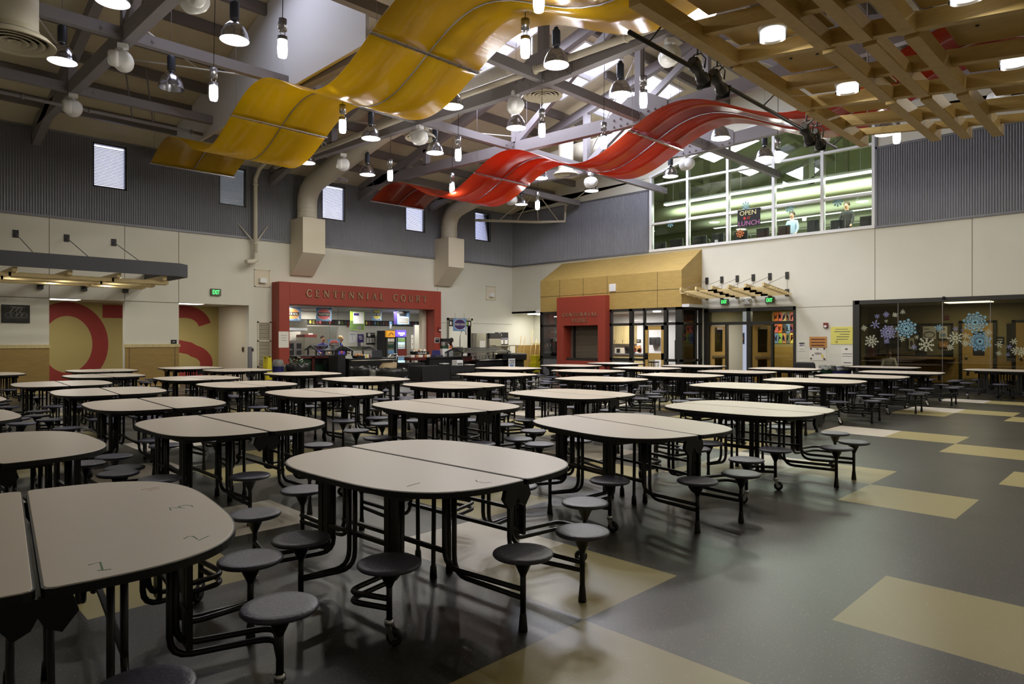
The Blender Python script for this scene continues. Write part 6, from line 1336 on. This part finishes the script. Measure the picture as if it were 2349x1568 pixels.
# bins at the white wall and black swivel chair back
def rbin(px,X,m,label,liner,lid=None):
    a,b,z0_,z1_=xrect(*px,X); c=(X+.3,(a+b)/2,0); r=abs(a-b)/2; h=z1_; t=thing('waste_bin',c,label,'bin'); MB().lathe([(0,0),(r*.8,0),(r*.95,h-.05),(r,h-.03),(r,h),(r*.9,h),(r*.75,.1)],c,24).build('bin_body',m,t)
    mb=MB().lathe([(r*.9,h-.1),(r*.97,h+.01),(r*1.04,h+.02),(r*1.05,h-.1)],c,32); mb.v=[(v[0],v[1]+.02*math.sin(50*v[1]),v[2]+.02*math.sin(33*(v[0]+v[1]))) for v in mb.v]; mb.build('bin_liner',liner,t,recalc=False)
rbin((1873,1907,840,880),22.75,'grn','green bin with a grey liner at the white wall','clearbag'); rbin((1902,1946,843,880),22.4,'blue','blue bin at the white wall beside the hall window','bag')
a,b,z0_,z1_=xrect(1820,1870,830,872,22.3); t=thing('upholstered_chair',(22.5,(a+b)/2,0),'black padded chair back standing at the white wall','chair'); w=a-b
MB().prism([(a,.55),(b,.55),(b+w*.04,z1_-.05),(b+w*.1,z1_),(a-w*.1,z1_),(a-w*.04,z1_-.05)],'x',22.3,22.4).build('backrest','blackp',t,bevel=.03); MB().box(22.4,22.9,b,a,.4,.5).build('seat','blackp',t)
for x in (22.33,22.85):
    for y in (a-.05,b+.05): MB().tube([(x,y,0),(x,y,.5)],.018,8).build('leg','black',t)
# ---------- library behind the upper window
t=thing('library_window',(XR,11.2,5.24),'large white gridded library window under the gable','window'); ZS=5.24
zt_=lambda y: 8.28+.25*(15.44-y) if y>=10 else 9.64-.25*(10-y)
MP=[1493,1577,1669,1774,1886,2004]; YM_=[onX(p,480,XR)[0] for p in MP]
for i,y in enumerate(YM_):
    y=min(y,15.40); MB().box(XR-.03,XR+.16,y-.05,y+.05,ZS,zt_(y)).build('mullion','white',t)
for i in range(5):
    a,b=min(YM_[i],15.4),YM_[i+1]
    for z in (6.33,7.92): MB().box(XR-.02,XR+.14,b,a,z-.04,z+.04).build('transom','white',t)
    MB().prism([(a,ZS+.05),(b,ZS+.05),(b,zt_(b)-.05),(a,zt_(a)-.05)],'x',XR+.06,XR+.068).build('window_pane','glassl',t)
MB().box(XR-.06,XR+.18,6.9,15.44,ZS-.06,ZS+.04).build('sill','white',t)
MB().bar((XR+.05,15.44,zt_(15.44)),(XR+.05,10,zt_(10)),.2,.1).bar((XR+.05,10,zt_(10)),(XR+.05,6.9,zt_(6.9)),.2,.1).build('sloped_head','white',t)
XB=34.0
struct(MB().box(XR+.22,XB,-1,22,5.0,5.12).build('floor_library','fdark')); struct(MB().box(XB,XB+.15,4.5,21,5.1,11.8).build('wall_library','libwall')); struct(MB().box(XR+.22,XB,20.5,20.7,5.1,11).build('wall_library_left','libwall')); struct(MB().box(XR+.22,XB,1,1.15,5.1,11).build('wall_library_right','liby')); struct(MB().box(XB-.1,XB,-1,10,5.1,7.0).build('wall_library_yellow','liby'))
m=MB(); m.prism([(21,8.4),(10,11.15),(-1,8.4),(-1,8.55),(10,11.3),(21,8.55)],'x',XR+.22,XB); struct(m.build('ceiling_library','libwall'))
for k,x in enumerate((26.5,30.2)):
    t=thing('library_truss',(x,10,7.6),'pale green roof truss inside the library, %s from the glass'%ORD[k],'truss','library trusses')
    for a,b in ((20.4,10),(10,1.2)):
        MB().bar((x,a,7.7),(x,b,7.5),.2,.35).build('bottom_chord','libst',t); MB().bar((x,a,8.3 if a!=10 else 10.75),(x,b,10.75 if b==10 else 8.4),.2,.3).build('top_chord','libst',t)
    for y in (14.5,10,5.5): MB().box(x-.1,x+.1,y-.1,y+.1,7.6,10.7-.25*abs(y-10)).build('post','libst',t)
    for a,b in ((14.5,10),(5.5,10)): MB().bar((x,a,7.8),(x,b,10.4),.12,.18).build('diagonal_web','libst',t)
for i in range(8):
    y=19-2.4*i; z=11.1-.25*abs(y-10)-.2; o=MB().box(XR+.3,XB,y-.07,y+.07,z-.2,z).build('library_purlin','libst'); tag(o,'pale green purlin under the library roof, %s from the left'%ORD[i],'beam','library purlins')
for i,(x,z,r) in enumerate(((25.3,7.05,.28),(28.2,7.0,.3),(31.0,6.95,.3))):
    o=MB().tube([(x,20.4,z),(x,1.3,z)],r,20).build('library_duct','libst'); tag(o,'long pale green round duct in the library, %s from the glass'%ORD[i],'duct','library ducts')
LIB=[]
for i,(x,z) in enumerate(((24.6,7.25),(27.2,7.1),(29.8,6.95),(32.2,6.85))):
    t=thing('linear_light',(x,10.5,z),'long twin tube strip light hanging in the library, %s from the glass'%ORD[i],'ceiling light','library strip lights'); a,b=(15.9 if i else 15.4,4.0)
    MB().box(x-.12,x+.12,b,a,z+.06,z+.12).build('housing','white',t)
    for s in (-.07,.07): MB().tube([(x+s,b,z+.03),(x+s,a,z+.03)],.028,8).build('fluorescent_tube','tubeglow',t)
    for y in (5,8.5,12,15): MB().tube([(x,y,z+.1),(x,y,9.2)],.008,5).build('hanger_wire','white',t)
    LIB.append((x,z))
def mini(p,lab):
    t=thing('glass_pendant',p,lab,'pendant lamp','small white library pendants'); MB().lathe([(0,-.16),(.08,-.16),(.09,.0),(.08,.16),(0,.16)],p,14).build('shade','bulb2',t); MB().tube([(p[0],p[1],p[2]+.16),(p[0],p[1],9.0)],.006,5).build('cord','white',t)
for i,(px,py) in enumerate(((1617,498),(1779,476),(1845,497),(1968,450))):
    Y,z=onX(px,py,28.5); mini((28.5,Y,z),'small white glass pendant in the library, %s from the left'%ORD[i])
t=thing('library_diffuser',(26,14.4,7.0),'round green-grey ceiling diffuser in the library','air vent'); 
Y,z=onX(1540,470,27.0); MB().lathe([(.6,0),(.55,.04),(.35,.15),(.35,1.2)],(27,Y,z),24).build('outer_ring','libst',t); MB().lathe([(.42,-.01),(.2,.08),(.1,.0),(0,.02)],(27,Y,z),24).build('cone_ring','libst',t)
# hanging sign in the window
a,b,z0_,z1_=xrect(1693,1745,479,519,XR-.02); o=solo('open_sign',MB().box(XR-.06,XR-.045,a,b,z0_,z1_),'ink','black sign reading OPEN AT LUNCH in the library window','sign')
h=z1_-z0_; w=b-a
text_mb('OPEN','x',a+.1*w,a+.82*w,z0_+.66*h,z0_+.92*h,XR-.06,.006).build('lettering','cream2',o); text_mb('AT','x',a+.42*w,a+.58*w,z0_+.42*h,z0_+.58*h,XR-.06,.006).build('lettering','redd2',o); text_mb('LUNCH','x',a+.05*w,a+.97*w,z0_+.06*h,z0_+.33*h,XR-.06,.006).build('lettering','pinkl',o)
MB().prism([(a+.25*w,z0_+.5*h),(a+.3*w,z0_+.58*h),(a+.36*w,z0_+.55*h),(a+.38*w,z0_+.47*h),(a+.31*w,z0_+.38*h)],'x',XR-.066,XR-.06).build('red_heart','redd2',o)
# monitors on the library ledge
o=solo('computer_ledge',MB().box(XR+.25,XR+.9,7.0,15.3,5.12,5.18),'cab','long pale computer ledge inside the library window','shelf')
MON=[(1501,1527,556,574),(1536,1566,548,570),(1588,1620,541,560),(1633,1660,535,556),(1684,1714,530,552),(1735,1764,523,545),(1784,1812,517,537),(1851,1879,504,530),(1905,1938,504,525),(1972,2004,495,519)]
for i,m_ in enumerate(MON):
    a,b,z0_,z1_=xrect(*m_,XR+.3); t=thing('computer_monitor',(XR+.35,(a+b)/2,5.18),'black monitor seen from behind on the library ledge, %s from the left'%ORD[i],'monitor','monitors on the library ledge'); zz=max(z1_,5.45)
    MB().box(XR+.30,XR+.36,a,b,5.26,zz).build('screen_back','blackp',t,bevel=.01); MB().box(XR+.27,XR+.30,a-(a-b)*.3,b+(a-b)*.3,5.35,zz-.06).build('rear_hump','blackp',t); MB().box(XR+.33,XR+.40,(a+b)/2-.05,(a+b)/2+.05,5.18,5.28).box(XR+.26,XR+.5,(a+b)/2-.13,(a+b)/2+.13,5.18,5.195).build('stand','blackp',t)
    if i%2==0: MB().tube([(XR+.28,a-.03,5.4),(XR+.27,a+.03,5.3),(XR+.28,a+.05,5.2)],.01,5).build('cable','black',t)
for px,py,lab in ((1714,535,'small black desk fan between the monitors'),(1621,553,'small black webcam stand between the monitors')):
    Y,z=onX(px,py,XR+.4); t=thing('desk_fan',(XR+.4,Y,5.18),lab,'fan'); stroke(MB(),arc(0,0,.12,.12,0,360,16),.02,lambda x,y,d:(XR+.4+d,Y+x,5.42+y),0,.05).build('guard_ring','blackp',t); MB().tube([(XR+.42,Y,5.18),(XR+.42,Y,5.32)],.02,8).build('fan_stand','blackp',t)
person((25.4,onX(1818,505,25.4)[0],5.12-.45),PI/2-.3 if 0 else -PI/2,'lshirt','hair','person in pale blue shirt standing behind the library monitors',.05,(.2,.3)); person((25.2,onX(1943,520,25.2)[0],4.72),-PI/2,'ink','hair','person with dark hair peeking beside a library monitor',.05,(.2,.3))
for i,(px,py,mm) in enumerate(((1698,560-25,'orange2'),(1538,512,'ice'),(1711,472,'ice'),(1812,477,'ice'),(1922,463,'ice2'))):
    Y,z=onX(px,py,XR+.05); m=MB(); R=.16; fn=lambda x,y,d:(XR+.045-d,Y+x,z+y)
    for k in range(8): c,s=math.cos(k*PI/4),math.sin(k*PI/4); stroke(m,[(c*.03,s*.03),(c*R,s*R)],.03,fn,0,.002); stroke(m,arc(c*R*.8,s*R*.8,.03,.03,0,360,6),.015,fn,0,.002)
    tag(m.build('window_snowflake',mm,recalc=False),'%s paper snowflake on the library window, %s in line'%('orange' if i==0 else 'pale blue',ORD[i]),'snowflake','paper snowflakes on the library window')
# ---------- light
w=bpy.data.worlds.new('world'); sc.world=w; w.use_nodes=True; w.node_tree.nodes['Background'].inputs[0].default_value=(.75,.8,1,1); w.node_tree.nodes['Background'].inputs[1].default_value=.6
def light(kind,loc,power,color=(1,1,1),size=.4,rot=(0,0,0),sy=None,spot=None):
    l=bpy.data.lights.new('lamp_or_fill_light',kind); l.energy=power; l.color=color
    if kind=='AREA':
        l.size=size
        if sy: l.shape='RECTANGLE'; l.size_y=sy
        else: l.shape='DISK'
    else: l.shadow_soft_size=size
    if spot: l.spot_size=spot; l.spot_blend=.6
    o=bpy.data.objects.new('lamp_or_fill_light',l); COL.objects.link(o); o.location=loc; o.rotation_euler=rot; return o
WARM=(1,.96,.84); NEU=(1,.96,.9); COOL=(.82,.85,1)
for i,p in enumerate(LAMP_B):
    if i!=3: light('AREA',p+Vector((0,0,-.02)),(18 if p.x<4.5 else 54),WARM,.44)
for p in LAMP_C: light('POINT',p+Vector((0,0,-.06)),(20 if p.x<5 else 52),NEU,.08)
for p in DR: light('AREA',p+Vector((0,0,-.02)),16,WARM,.36)
for p in CL: light('AREA',p+Vector((0,0,-.02)),6,WARM,.2)
# added fill lights, standing in for unseen bell lamps behind and beside the camera
for x,y in ((12,-1.5),(18,-1.5),(17,2.0)): light('AREA',(x,y,ZB),60,WARM,.44)
for a,b in SK: light('AREA',((a+b)/2,13.8,apex(13.8)-.35),(60 if a<5 else 420),COOL,b-a-.2,(math.atan(.25)*-1,0,0),2.2)
for a,c in wh: light('AREA',((a+c)/2,YL-.05,(zt_w+zb_w)/2),8,COOL,1.1,(-PI/2,0,0),1.1) if 0 else None
for p in TROF: light('AREA',p,26,NEU,.6)
for x,y,pw in ((12.5,25.5,60),(15.3,25.2,70),(18.2,25.6,55),(20.2,25.8,45),(15.,27.4,50)): light('AREA',(x,y,2.88),pw,NEU,.6,(0,0,0),1.2)
light('AREA',(XR+.62,21.8,2.78),45,NEU,.25,(0,0,0),2.0)
for p in SL: light('AREA',p,45,NEU,.4)
light('AREA',(24.6,17.5,2.7),110,NEU,.5); light('AREA',(25,10.6,2.7),70,WARM,.5); light('AREA',HP+Vector((0,0,-.06)),45,WARM,.6,(0,0,0),1.2)
for x,z in LIB: light('AREA',(x,9.8,z-.03),520,(.93,1,.9),.3,(0,0,0),11)
# wall-wash by the ceiling void: uplight share of the cylinder lamps is carried by the lamps themselves
sc.view_settings.view_transform='Standard'; sc.view_settings.look='None'; sc.view_settings.gamma=1; sc.view_settings.exposure=-.1; sc.view_settings.use_curve_mapping=False
c=sc.cycles; c.max_bounces=7; c.diffuse_bounces=4; c.glossy_bounces=3; c.transmission_bounces=4; c.transparent_max_bounces=12; c.caustics_reflective=False; c.caustics_refractive=False; c.sample_clamp_indirect=4
